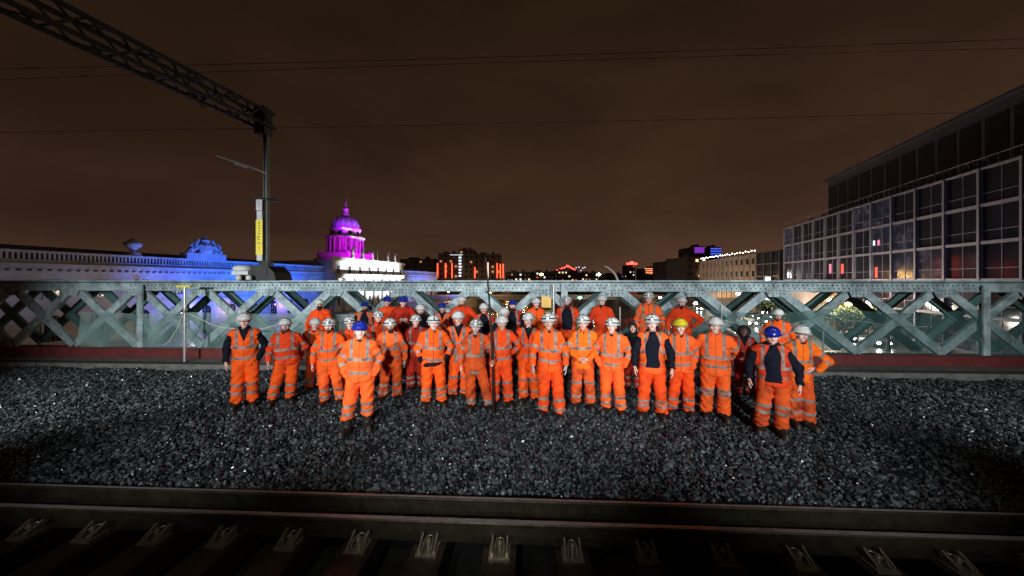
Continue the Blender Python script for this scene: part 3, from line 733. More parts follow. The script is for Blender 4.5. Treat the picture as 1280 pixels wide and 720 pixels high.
b3=block('dark_office','dark block with red strips at its right end beside the pole tip',592.5,626,318,240,M['far_dark'],wins=8,wm='warmdim',seed=3)
block('low_office','low dark block behind the blue wing end of the domed building',500,546,324,250,M['far_dark'],wins=3,wm='warmdim',seed=4)
for px,y0,lab in ((547,329,'leftmost red vertical strip on the dark offices'),(557,329,'second red vertical strip from the left on the dark offices'),(565,329,'third red vertical strip on the dark offices left of the ladder lights'),(593.5,334,'short red vertical strip midway on the dark offices'),(621.5,329,'red vertical strip just left of the rightmost pair'),(625.5,330,'second red strip from the right on the dark offices'),(629,330,'rightmost red vertical strip on the dark offices')):
    strip(px,y0,347.5,239,'redstrip',lab)
strip(610,328,347.5,239,'pinkstrip','pale pink vertical light strip right of the pole tip')
la=W(575,321,238.6); r=empty('ladder_light',tuple(la)); tag(r,'white ladder shaped stair lights on the tallest dark block','light')
for k in range(7):
    mb=MB(); mb.box(-.9,.9,-.2,0,-k*2.1-1.1,-k*2.1); mb.build('lamp_panel',M['coolw'],r)
mb=MB(); mb.box(-7,2,-.2,-.05,1.2,1.5); mb.box(-.2,.2,-.2,-.05,.2,1.2); mb.build('roof_tube',M['coolw'],r)
block('low_riverside_block','low dark riverside block with small lit windows right of the red strips',632,664,340,300,M['far_dark'],wins=9,wm=['warm','coolw','warmdim'],seed=5)
block('low_riverside_block','low block directly behind the bright orange street lamp',665,692,339.5,320,M['far_dark'],wins=12,wm=['warm','coolw','redwin'],seed=6)
block('low_riverside_block','low block below the red lit crane with white windows',693,722,338,340,M['far_dark'],wins=12,wm=['redwin','coolw','warm'],seed=7)
block('low_riverside_block','low dim block left of the white lamp',722.5,752,341,350,M['far_dark'],wins=7,wm=['warmdim','warm'],seed=8)
block('low_riverside_block','low dim block under the curved bridge pylon',753,784,343,380,M['far_dark'],wins=8,wm=['warmdim','purple_l'],seed=9)
tw,L,h=block('slim_tower','slim tower with a red lit crown right of the curved pylon',786,794,331,420,M['far_dark'],wins=6,wm=['coolw','warmdim'],seed=10)
mb=MB(); mb.box(-2,L+2,-1,3,h+.3,h+2.2); mb.box(L*.3,L*.7,-1,3,h+2.2,h+4); mb.build('crown_light',M['red_l'],tw)
ow,L,h=block('orange_lit_block','block with glowing orange roof bands right of the slim tower',807,834,335,330,M['far_dark'],wins=6,wm=['warmdim','purple_l'],seed=11)
for k in range(3):
    mb=MB(); mb.box(0 if k else -1,L,-.5,-.13,h-1.0-k*2.0,h-.35-k*2.0); mb.build('light_band',M['orangeglow'],ow)
block('dark_quayside_block','dark block right of the orange lit block with few lit windows',835,858,326,230,M['far_dark'],wins=5,wm=['warmdim','warm'],seed=12)
block('dark_quayside_block','darker stepped block left of the stone block with tall bright window',858.5,884,321,190,M['far_dark'],wins=3,wm=['warm','coolw'],seed=13)
pb,L,h=block('purple_lit_tower','far tower with a purple lit top above the dark blocks',868,880,308,260,M['far_dark'],wins=2,wm='warmdim',seed=14)
mb=MB(); mb.box(0,L,-.5,-.14,h-5,h-.6); mb.build('light_panel',M['purple_l'],pb)
pb,L,h=block('blue_lit_tower','far tower with a blue lit top left of the festoon lights',888,901,309,260,M['far_dark'],wins=3,wm='coolw',seed=15)
for k in range(4):
    mb=MB(); mb.box(0,L,-.5,-.14,h-1.6-k*1.9,h-.7-k*1.9); mb.build('light_panel',M['blue_l'],pb)
# spire-like bright window
mb=MB(); mb.prism([(-2.2,0),(2.2,0),(0,6.5)],'y',-.3,0); o=mb.build('lit_tent',M['warm']); o.location=W(878,346,188.4); tag(o,'small bright triangular lit canopy left of the stone block','canopy')
# crane with red lights
cr=empty('tower_crane',tuple(W(708,347,360))); tag(cr,'red lit tower crane beyond the river bend','crane')
mb=MB(); mb.box(-.8,.8,-.8,.8,-8,11); mb.build('mast',M['dark_steel'],cr)
mb=MB(); mb.obox((-12,0,7),(3,0,12.5),(0,0,1),.9,.9); mb.obox((0,0,13),(9,0,8),(0,0,1),.8,.8); mb.build('jib',M['red_l'],cr)
mb=MB()
for x,z in ((5,4),(7,2),(2,6),(9,6),(11,3)): mb.lathe([(.1,0),(.9,.5),(.9,1),(.1,1.5)],(x,-1,z),8)
mb.build('warning_lamp',M['red_l'],cr)
wl=empty('crane_lights',tuple(W(725,340,360))); tag(wl,'small cluster of white lights right of the red crane','light')
for x,z in ((-4,4),(-1,4.5),(3,3.5),(5,4.2),(1,1)):
    mb=MB(); mb.lathe([(.1,0),(.6,.3),(.6,.9),(.1,1.2)],(x,0,z),8); mb.build('lamp',M['coolw'],wl)
# curved white pylon of the far cable bridge
cb=empty('cable_bridge',tuple(W(772,348,330))); tag(cb,'far white harp shaped bridge pylon leaning left over the river','bridge')
mb=MB(); pts=[(-12.5,0,12),(-9,0,10.4),(-5,0,7.2),(-2,0,3.6),(0,0,-1),(.5,0,-5)]; mb.tube(pts,[.35,.5,.7,.85,1.0,1.1],8); mb.build('pylon',M['glowing_white_paint'],cb)
mb=MB(); mb.box(-60,40,-6,6,-7.2,-6.2); mb.build('deck',M['far_dark'],cb)
mb=MB()
for k in range(6): mb.tube([pts[1+k//2],( -14-8*k,0,-6)],.09,4)
mb.build('cable',M['galv'],cb)
# low road bridge across the river
Z=165; a=W(470,371,Z); b=W(905,371,Z); L=(b-a).length; an=math.atan2(b.y-a.y,b.x-a.x)
rb=empty('road_bridge',tuple(a),an); tag(rb,'low flat road bridge across the river lit by warm lamps','bridge')
mb=MB(); mb.box(0,L,0,12,-1.3,0); mb.build('deck',M['concrete'],rb)
mb=MB(); mb.box(0,L,-.3,-.003,.0,1.0); mb.build('parapet',M['concrete'],rb)
for x in (L*.27,L*.5,L*.73):
    mb=MB(); mb.lathe([(2.2,-6),(2.2,-1.6),(3.0,-1.31)],(x,6,0),16); mb.build('pier',M['concrete'],rb)
for i in range(7):
    x=L*(i+.5)/7; lo=rb.matrix_world; p=Vector(a)+Vector((math.cos(an)*x,math.sin(an)*x,0))
    lampobj('bridge_lamp',2600,(1,.5,.2),p+Vector((math.sin(an)*2.5,-math.cos(an)*2.5,5.0)),None,kind='POINT',rad=.4)
# yellow lit round kiosk on the quay end and green lamp
k_=W(683,384,150); mb=MB(); mb.lathe([(2.1,0),(2.1,5.2)],(0,0,0),20); r=empty('lit_pavilion',tuple(k_)); tag(r,'round warm yellow lit pavilion just above the water mid picture','pavilion')
mb.build('drum',emis('pavilion_light',(1,.66,.2),.75),r); mb=MB(); mb.lathe([(3.4,0),(3.6,.3),(1,1.3),(.1,1.4)],(0,0,5.21),20); mb.build('roof',M['glowing_white_paint'],r); mb=MB(); mb.lathe([(2.6,-4),(2.6,-.01)],(0,0,0),16); mb.build('base',M['concrete'],r)
def lamp(px,py,Z,m,label,r=.5,name='street_lamp',e=0,col=(1,.9,.8),ground=QZ):
    p=W(px,py,Z); t=empty(name,(p.x,p.y,ground)); tag(t,label,'street lamp'); h=p.z-ground
    mb=MB(); mb.tube([(0,0,0),(0,0,h*.6),(0,0,h-.1)],[.14,.1,.07],8); mb.tube([(0,0,h-.1),(.3,0,h+.15)],.06,6); mb.build('pole',M['dark_steel'],t)
    mb=MB(); mb.lathe([(r*.2,-r*.6),(r*.85,-r*.35),(r,0),(r*.8,r*.4),(r*.2,r*.6)],(.3,0,h),14); mb.build('lamp_head',m,t)
    if e: lampobj('street_light',e,col,(p.x,p.y-.0,p.z-r-.3),None,kind='POINT',rad=.3)
lamp(676,343,200,M['orangelamp'],'bright orange street lamp glowing above the girder right of the pole',1.1,e=5000,col=(1,.55,.2))
lamp(748,343,220,M['whitelamp'],'bright white street lamp left of the curved pylon',1.2,e=5000)
lamp(724,372,140,M['green_l'],'green navigation lamp above the water',.8,'navigation_lamp',e=500,col=(.1,1,.3))
lamp(745,371,150,M['whitelamp'],'white lamp beside the green navigation lamp',.9,e=3000)
# right quay lamps, cars
for px,py,Z,lab in ((824,372,105,'white quay lamp between the two raised back row workers'),(868,379,90,'bright white quay lamp right of the tall orange back row worker'),(1003,392,52,'lamp at the quay edge above the far right group'),(1058,380,56,'amber lamp among the bare trees on the right quay'),(905,373,120,'quay lamp in front of the warm lit frontage')):
    lamp(px,py,Z,M['whitelamp'] if px<1050 else M['orangelamp'],lab,.45,e=4500 if px<1050 else 5000,col=(1,.85,.65) if px<1050 else (1,.5,.2))
for k,(px,Z) in enumerate(((803,140),(838,112),(855,122),(884,96),(897,106),(921,80),(934,90),(951,70),(978,62),(1018,60),(1036,54),(1085,50))):
    lamp(px,350+F*3.2/Z,Z,M['whitelamp'] if k%3 else M['orangelamp'],'street lamp on the right quay, %s of the row counted from the river bend'%['first','second','third','fourth','fifth','sixth','seventh','eighth','ninth','tenth','eleventh','twelfth'][k],.42,e=3000,col=(1,.88,.7) if k%3 else (1,.55,.22))
for k,(px,Z) in enumerate(((548,205),(575,190),(590,230),(633,260),(655,240))):
    lamp(px,350+F*4.2/Z,Z,M['orangelamp'],'amber lamp on the far left bank, %s from the left of the row'%['first','second','third','fourth','fifth'][k],.6,e=3500,col=(1,.55,.22))
for px,py,Z,lab in ((560,365,150,'amber lamp at the left quay end behind the dark office strips'),(612,366,150,'amber lamp left of the middle of the river'),(452,372,84,'lamp on the pavement before the white floodlit portico'),(236,372,58,'pale lamp before the leftmost pavilion')):
    lamp(px,py,Z,M['orangelamp'] if px>500 else M['whitelamp'],lab,.4,e=4000 if px>500 else 800,col=(1,.6,.3))
def make_car():
    t=empty('car'); 
    mb=MB(); mb.prism([(-2.1,.3),(-2.15,.75),(-2.0,.9),(-1.1,.98),(1.2,.98),(2.0,.86),(2.15,.6),(2.1,.3)],'y',-.85,.85); mb.prism([(-1.1,.99),(-.6,1.42),(.8,1.45),(1.5,.99)],'y',-.72,.72)
    mb.build('body',M['dark_clad'],t)
    mb=MB(); mb.prism([(-1.0,1.02),(-.55,1.36),(.75,1.38),(1.35,1.02)],'y',-.735,.735); mb.build('window',M['dark_glass'],t)
    for x in (-1.35,1.35):
        for y in (-.86,.86):
            mb=MB(); mb.tube([(x,y-.09,.33),(x,y+.09,.33)],.33,16); mb.build('wheel',M['black'],t)
    for y in (-.6,.6):
        mb=MB(); mb.lathe([(.02,0),(.2,.02),(.17,.06)],(0,0,0),12); mb.v=[(-2.13-v[2],y+v[0],.68+v[1]) for v in mb.v]; mb.build('headlight',M['head_l'],t)
        mb=MB(); mb.box(2.10,2.14,y-.15,y+.15,.6,.72); mb.build('tail_light',M['tail_l'],t)
    return t
c0=make_car(); first=True
for px,Z,lab in ((812,128,'far car with headlights on, partly hidden by a back row worker'),(822,118,'car with glaring headlights left of the tall orange back row worker'),(872,108,'car with glaring headlights right of the tall orange back row worker'),(884,101,'second car in line right of the tall back row worker'),
    (940,86,'car with headlights on, leftmost of the cluster beside the bearded worker'),(948,80,'middle car of the headlight cluster left of the bearded worker'),(957,75,'nearest car of the headlight cluster left of the bearded worker'),(936,72,'car lower in the headlight cluster above the curly haired worker'),(912,112,'far car left of the warm lit frontage with headlights on'),(925,98,'car on the quay just right of the low lattice crossing'),(963,84,'car right behind the bearded worker with headlights on'),(952,95,'farthest car of the headlight cluster left of the bearded worker'),(1062,54,'car on the quay seen through the netting at right'),(1092,50,'rightmost car on the quay seen through the netting')):
    o=c0 if first else copy_tree(c0); first=False
    p=W(px,350,Z); o.location=(p.x,p.y,QZ+.005); o['label']=lab; o['category']='car'; o['group']='cars on the right quay'
    dv=cw(.27,1,0).xy; o.rotation_euler=(0,0,math.atan2(dv.y,dv.x)+random.uniform(-.08,.08))
# warm lit ground floor frontages through the girder on the right
def front(px0,px1,y0,y1,Z,label,n,m='warm'):
    a=W(px0,y0,Z); b=W(px1,y0,Z); L=(b-a).length; an=math.atan2(b.y-a.y,b.x-a.x); h=a.z-QZ
    r=empty('lit_frontage',(a.x,a.y,QZ),an); tag(r,label,'shopfront'); mb=MB(); mb.box(0,L,0,5,0,h); mb.build('wall',M['brick'],r)
    hh=(y1-y0)/F*Z
    for i in range(n):
        x=L*(i+.5)/n; w=L/n*.34; mb=MB(); mb.box(x-w,x+w,-.12,-.02,max(h-hh,.4),h-.5); wo=mb.build('window',M[m],r); mb=MB(); mb.box(x-.05,x+.05,-.16,-.125,max(h-hh,.4),h-.5); mb.build('mullion',M['dark_clad'],wo)
front(1004,1018,362,374,64,'pair of warm lit windows under the gridded office at right',2,'warmdim'); front(1030,1046,366,378,58,'broad warm lit window lower on the right quay',2,'warmdim')
front(896,926,362,372,88,'row of warm lit windows behind the right lattice bars',5,'warmdim')
# trees on the right quay
def tree(x,y,z,h,label,seed):
    rr=random.Random(seed); t=empty('quay_tree',(x,y,z)); tag(t,label,'tree','trees along the right quay')
    mb=MB(); tips=[]
    mb.tube([(0,0,0),(.1,0,h*.25),(0,.1,h*.45)],[.28,.2,.14],8)
    for k in range(9):
        a=k*2.4+rr.random(); b=(rr.uniform(.5,1)*h*.28); p0=Vector((0,.1,h*rr.uniform(.3,.45))); p1=p0+Vector((math.cos(a)*b*.6,math.sin(a)*b*.6,h*.2)); p2=p1+Vector((math.cos(a)*b*.6,math.sin(a)*b*.6,h*rr.uniform(.1,.28)))
        mb.tube([p0,p1,p2],[.1,.06,.02],5); tips+= [p1,p2,(p1+p2)/2]
    mb.build('trunk',M['bark'],t)
    mb=MB()
    for c in tips:
        for k in range(60):
            p=c+Vector((rr.gauss(0,1),rr.gauss(0,1),rr.gauss(0,.8)))*h*.075; q=rr.uniform(.10,.2)
            u=Vector((rr.gauss(0,1),rr.gauss(0,1),rr.gauss(0,1))).normalized()*q; v=Vector((rr.gauss(0,1),rr.gauss(0,1),rr.gauss(0,1))).normalized()*q
            mb.add([p-u,p+v,p+u,p-v],[(0,1,2,3)])
    mb.build('crown',M['leaf'],t)
for i,(px,Z,h,lab) in enumerate(((905,100,5.5,'small dark tree left of the headlight cluster'),(965,66,6.0,'small tree behind the bearded back row worker'),(985,60,5.5,'dark tree between the far right group and the scaffold pole'),(1045,56,6.5,'amber lit tree right of the scaffold pole'),(1075,52,6.5,'dark tree below the red curtained office window'),(1110,46,5.5,'rightmost dark quay tree'))):
    p=W(px,350,Z); tree(p.x,p.y,QZ,h,lab,i+20)

# added lamps, no posts, to brighten the office and warehouse fronts
for z,e_,c_ in ((40,2600,(.62,.55,1.0)),(58,3200,(.7,.6,1.0)),(78,3200,(.75,.62,.95)),(100,4200,(1,.72,.5)),(118,5200,(1,.7,.5)),(134,5200,(1,.7,.5))):
    q=line1(z) if z<88 else line2(z); lampobj('facade_fill_light',e_*.4,c_,cw(q[0]-14,q[1]-2,QZ+9),cw(q[0]+3,q[1]+1,QZ+13),kind='SPOT',size=120,blend=.8,rad=.3)
# ------------------------------------------------------------------ people
G={}
def gm(key,base,**k):
    if key not in G: G[key]=garment('cloth_'+key,base,**k)
    return G[key]
gm('orange',(1.0,.115,.012),dirt=.35); gm('redorange',(.80,.06,.012),dirt=.5); gm('dirty',(.75,.10,.018),dirt=.7); gm('faded',(1.0,.135,.022),dirt=.4); gm('deep',(.95,.085,.012),dirt=.45); gm('amber',(1.0,.17,.012)); gm('darkred',(.5,.03,.012),dirt=.5)
gm('navy',(.006,.008,.018),dirt=.3); gm('black',(.008,.008,.010),dirt=.3)
SK=[mat('skin_fair',(.80,.52,.43),.5,var=.12,vscale=12,col2=(.74,.42,.34)),mat('skin_ruddy',(.72,.40,.31),.5,var=.2,vscale=12),mat('skin_tan',(.58,.35,.25),.5,var=.15,vscale=12),mat('skin_dark',(.13,.06,.04),.5)]
HAIR={'dark':mat('dark_hair',(.02,.013,.01),.6),'brown':mat('brown_hair',(.07,.04,.02),.6),'grey':mat('grey_hair',(.4,.38,.36),.7),'ginger':mat('ginger_hair',(.2,.07,.025),.6)}
EYE=mat('eye_dark',(.015,.012,.012),.25); SCL=mat('eye_white',(.55,.5,.48),.4); LIP=mat('lips',(.38,.13,.11),.5); CORE=mat('dark_neckwear',(.012,.012,.016),.9)
HEL={'white':mat('white_helmet_shell',(.72,.73,.70),.3,var=.2,vscale=9,coat=.4),'blue':mat('blue_helmet_shell',(.012,.025,.32),.25,var=.2,vscale=9,coat=.5),'yellow':mat('yellow_helmet_shell',(.75,.62,.03),.3,var=.2,vscale=9,coat=.4),'hood':mat('dark_knit',(.012,.012,.014),.9,bump=.6,bscale=60)}
STRAP=mat('elastic_strap',(.010,.012,.025),.6); LENS=mat('lamp_lens',(.7,.75,.8),.1,emit=(.85,.9,1),es=.15); BOOT=mat('muddy_boot',(.022,.018,.015),.5,var=.5,vscale=14,bump=.5); GLOVE=mat('pale_glove',(.45,.43,.42),.8)

def head_template(beard):
    g=Grid((-.11,-.14,-.20),(.11,.13,.15),.0046); P=g.P
    d=ell(P,(0,.012,.035),(.075,.095,.092))
    d=smin(d,ell(P,(0,-.022,-.045),(.056,.066,.066)),.03)
    d=smin(d,ell(P,(0,-.068,-.088),(.024,.02,.018)),.02)
    d=smin(d,cap(P,(0,.02,-.06),(0,.03,-.19),.054,.062),.02)
    for s in (-1,1):
        d=smin(d,ell(P,(s*.04,-.06,-.02),(.024,.02,.022)),.02)            # cheekbones
        d=smin(d,cap(P,(s*.012,-.082,.028),(s*.045,-.072,.032),.008,.008),.012)   # brow
        d=smax(d,-(cap(P,(s*.030,-.098,.008),(s*.034,-.096,.008),.014,.014)),.012)  # sockets
        d=smin(d,ell(P,(s*.031,-.076,.008),(.0125,.0125,.0105)),.004)
        d=smin(d,ell(P,(s*.077,.012,-.008),(.009,.019,.031)),.006)
    d=smin(d,cap(P,(0,-.084,.02),(0,-.106,-.018),.008,.0125),.01)
    for s in (-1,1): d=smin(d,ell(P,(s*.012,-.094,-.020),(.009,.01,.008)),.006)
    d=smin(d,ell(P,(0,-.083,-.046),(.022,.009,.005)),.004); d=smin(d,ell(P,(0,-.081,-.056),(.019,.009,.006)),.004)
    if beard: d=smin(d,smax(ell(P,(0,-.03,-.075),(.066,.066,.062)),P[...,2]+.055,.02),.012)
    return surf(g,d)
HT={b:head_template(b) for b in (False,True)}
def head_mats(V,Q,beard,hair,gaiter,mous):
    c=V[Q].mean(1); x,y,z=c.T; ax=np.abs(x); mi=np.zeros(len(Q),int)
    mi[(y>.0)&(z>-.075)&~((ax>.078)&(z<.03))&((y>.028)|(z>.015))]=1
    mi[(z>.055)]=1
    mi[(ax>.068)&(ax<.078)&(y>-.02)&(z>-.01)]=1
    mi[(y<-.07)&(ax>.014)&(ax<.050)&(np.abs(z-.0295+.1*(ax-.03)**2)<.0045)]=1
    e=((ax-.031)/.0125)**2+((z-.007)/.0055)**2; mi[(y<-.07)&(e<1)]=6; mi[(y<-.07)&(e<1)&(np.abs(ax-.031)<.0052)]=3
    mi[(y<-.078)&(((x/.022)**2+((z+.051)/.011)**2)<1)]=4
    if beard>=1:
        bm=(z<-.058)&(y<.0)&(z>-.135)|((ax>.046)&(z<-.02)&(y<.0)&(z>-.135))|((z<-.03)&(z>-.042)&(ax<.03)&(y<-.07))
        bm&=mi!=4; mi[bm]=1
    elif mous: mi[(z<-.034)&(z>-.044)&(ax<.026)&(y<-.07)]=1
    if gaiter: mi[(z<-.026 if gaiter==2 else z<-.085)]=2
    mi[z<-.125]=2
    return mi
def hand_template(curl):
    g=Grid((-.06,-.085,-.215),(.075,.06,.03),.0036); P=g.P
    # palm faces +x ; fingers toward -z ; thumb toward -y
    d=cap(P,(0,0,.02),(0,0,-.015),.026,.027,1.1)
    for y0,y1 in ((-.026,-.030),(-.009,-.010),(.009,.010),(.026,.029)): d=smin(d,cap(P,(0,y0*.6,-.012),(0,y1,-.085),.0155,.012),.012)
    for y,l in ((-.032,.070),(-.011,.078),(.010,.072),(.030,.056)):
        a=np.array((0,y,-.088)); th=curl*.35
        for k,f in enumerate((.45,.32,.25)):
            b=a+np.array((math.sin(th),0,-math.cos(th)))*l*f; r0=.0098-.0010*k; d=smin(d,cap(P,a,b,r0,r0-.0008),.0025); a=b; th+=curl*.62
    a=np.array((.006,-.028,-.022)); b=a+np.array((.014,-.032,-.030)); c=b+np.array((.010,-.006,-.030)); e=c+np.array((.008,.004,-.022))
    d=smin(d,cap(P,a,b,.015,.0125),.01); d=smin(d,cap(P,b,c,.0125,.0105),.003); d=smin(d,cap(P,c,e,.0105,.009),.003)
    return surf(g,d)
HANDS={c:hand_template(c) for c in (.45,1.55)}
def helmet_meshes():
    g=Grid((-.17,-.235,-.06),(.17,.20,.17),.006); P=g.P
    d=ell(P,(0,.01,-.005),(.122,.150,.132)); d=smax(d,-P[...,2]-.012,.006)
    inner=ell(P,(0,.01,-.012),(.108,.136,.118)); d=smax(d,-inner,.004)
    d=smin(d,smax(ell(P,(0,.008,-.006),(.131,.160,.05)),np.abs(P[...,2]+.004)-.006,.004),.008)
    pk=smax(ell(P,(0,-.065,-.008),(.100,.130,.05)),np.abs(P[...,2]+.008+.10*np.maximum(0,-P[...,1]-.13))-.006,.004); pk=smax(pk,P[...,1]+.05,.01); d=smin(d,pk,.008)
    d=smax(d,-ell(P,(0,.0,-.03),(.100,.126,.06)),.004)
    for s in (-1,0,1): d=smin(d,cap(P,(s*.035,-.09,.098 if s==0 else .088),(s*.035,.09,.110 if s==0 else .098),.012,.012),.012)
    A=surf(g,d)
    g=Grid((-.17,-.22,-.05),(.17,.2,.16),.005); P=g.P
    shell=ell(P,(0,.01,-.005),(.128,.157,.138)); core=ell(P,(0,.01,-.005),(.119,.147,.129)); sh=np.maximum(shell,-core)
    zc=.022+.10*(P[...,1]+.15)*0
    band=np.maximum(sh,np.abs(P[...,2]-(.024+.06*np.maximum(0,-P[...,1]-.02)))-.011)
    x1=np.maximum(sh,np.abs(P[...,0]-(P[...,2]-.03)*.75)-.008); x2=np.maximum(sh,np.abs(P[...,0]+(P[...,2]-.03)*.75)-.008)
    fr=P[...,1]; vv=np.minimum(np.maximum(np.maximum(x1,fr+.0),.03-P[...,2]),np.maximum(np.maximum(x2,fr+.0),.03-P[...,2]))
    top=np.maximum(np.maximum(sh,np.abs(P[...,0])-.011),.03-P[...,2])
    Bp=surf(g,np.minimum(band,top)); Cx=surf(g,np.minimum(band,vv))
    g=Grid((-.15,-.17,-.17),(.15,.17,.16),.008); P=g.P
    d=smax(ell(P,(0,.015,.02),(.105,.125,.118)),-ell(P,(0,-.085,-.02),(.062,.09,.082)),.012)
    d=smin(d,smax(cap(P,(0,.03,-.05),(0,.04,-.15),.085,.10),-ell(P,(0,-.085,-.02),(.062,.09,.082)),.01),.03); d=d+.004*np.sin(P[...,0]*60)*np.sin(P[...,2]*55)
    H=surf(g,d)
    g=Grid((-.17,-.14,-.20),(.17,.19,.18),.008); P=g.P
    d=smax(ell(P,(0,.03,.0),(.135,.125,.145)),-ell(P,(0,-.09,-.02),(.064,.10,.078)),.012); d=d+.010*np.sin(P[...,0]*85+3*np.sin(P[...,2]*40))*np.sin(P[...,2]*75)*np.sin(P[...,1]*70+1)
    Cu=surf(g,d)
    return A,Bp,Cx,H,Cu
HA,HB,HC,HH,HCU=helmet_meshes()
HM={}
def helmesh(kind):
    if kind not in HM:
        V,Q={'hood':HH,'curly':HCU}.get(kind,HA); HM[kind]=np_mesh('helmet_'+kind,V,Q,HAIR['dark'] if kind=='curly' else HEL[kind])
    return HM[kind]
strapM={1:np_mesh('strap_band',*HB,STRAP),2:np_mesh('strap_cross',*HC,STRAP)}
lm=MB(); lm.tube([(0,-.150,.047),(0,-.178,.044)],.024,14,1); lm.box(-.03,.03,-.156,-.148,.026,.070,0); lampM=lm.mesh('headlamp',[STRAP,LENS])
bm_=None
def boot_mesh():
    g=Grid((-.09,-.24,-.02),(.09,.13,.30),.010); P=g.P
    d=cap(P,(0,.03,.08),(0,.03,.27),.062,.068); d=smin(d,cap(P,(0,.03,.055),(0,-.15,.05),.056,.052),.03); d=smax(d,-P[...,2]+.002,.006)
    d=np.minimum(d,np.maximum(cap(P,(0,.035,.02),(0,-.155,.02),.062,.058),np.abs(P[...,2]-.016)-.015))
    return np_mesh('boot',*surf(g,d),BOOT)
BOOTM=boot_mesh()
ARMS={ # side +1 local: elbow, wrist, visible hand, curl, palm roll
 'down':((.285,.02,1.15),(.285,-.05,.90),.45),'downf':((.28,-.01,1.15),(.29,-.13,.93),.45),'pocket':((.305,.085,1.15),(.215,-.05,.93),None),
 'clasp':((.315,-.03,1.15),(.075,-.235,1.0),1.55),'behind':((.35,.10,1.17),(.16,.20,1.0),.45),'hip':((.41,.06,1.19),(.24,-.10,1.05),None),
 'hold':((.33,-.04,1.16),(.34,-.20,1.02),1.55),'fold':((.31,-.08,1.17),(.02,-.25,1.19),1.55),'wide':((.36,.0,1.17),(.40,-.06,.93),.45)}
def rotz(a): c,s=math.cos(a),math.sin(a); return np.array(((c,-s,0),(s,c,0),(0,0,1)),dtype=np.float32)
def rotx(a): c,s=math.cos(a),math.sin(a); return np.array(((1,0,0),(0,c,-s),(0,s,c)),dtype=np.float32)
def roty(a): c,s=math.cos(a),math.sin(a); return np.array(((c,0,s),(0,1,0),(-s,0,c)),dtype=np.float32)
def frame_for(d, side):
    """columns: palm dir (x), y, z=-d"""
    z=-np.array(d,dtype=np.float64); z/=np.linalg.norm(z); x=np.array((-side,0.,0.)) ; x=x-z*x.dot(z)
    if np.linalg.norm(x)<.3: x=np.array((0,1.,0))-z*z[1]
    x/=np.linalg.norm(x); y=np.cross(z,x); return np.stack([x,y,z],1)
def wrinkle(P,ph,amp):
    x,y,z=P[...,0],P[...,1],P[...,2]
    return amp*(np.sin(z*38+5*np.sin(x*11+ph)+3*np.sin(y*13+ph*2))*.45+np.sin(x*31-z*22+ph*3+2*np.sin(z*17))*.35+np.sin(y*47+z*13+ph)*.2)
NP=0
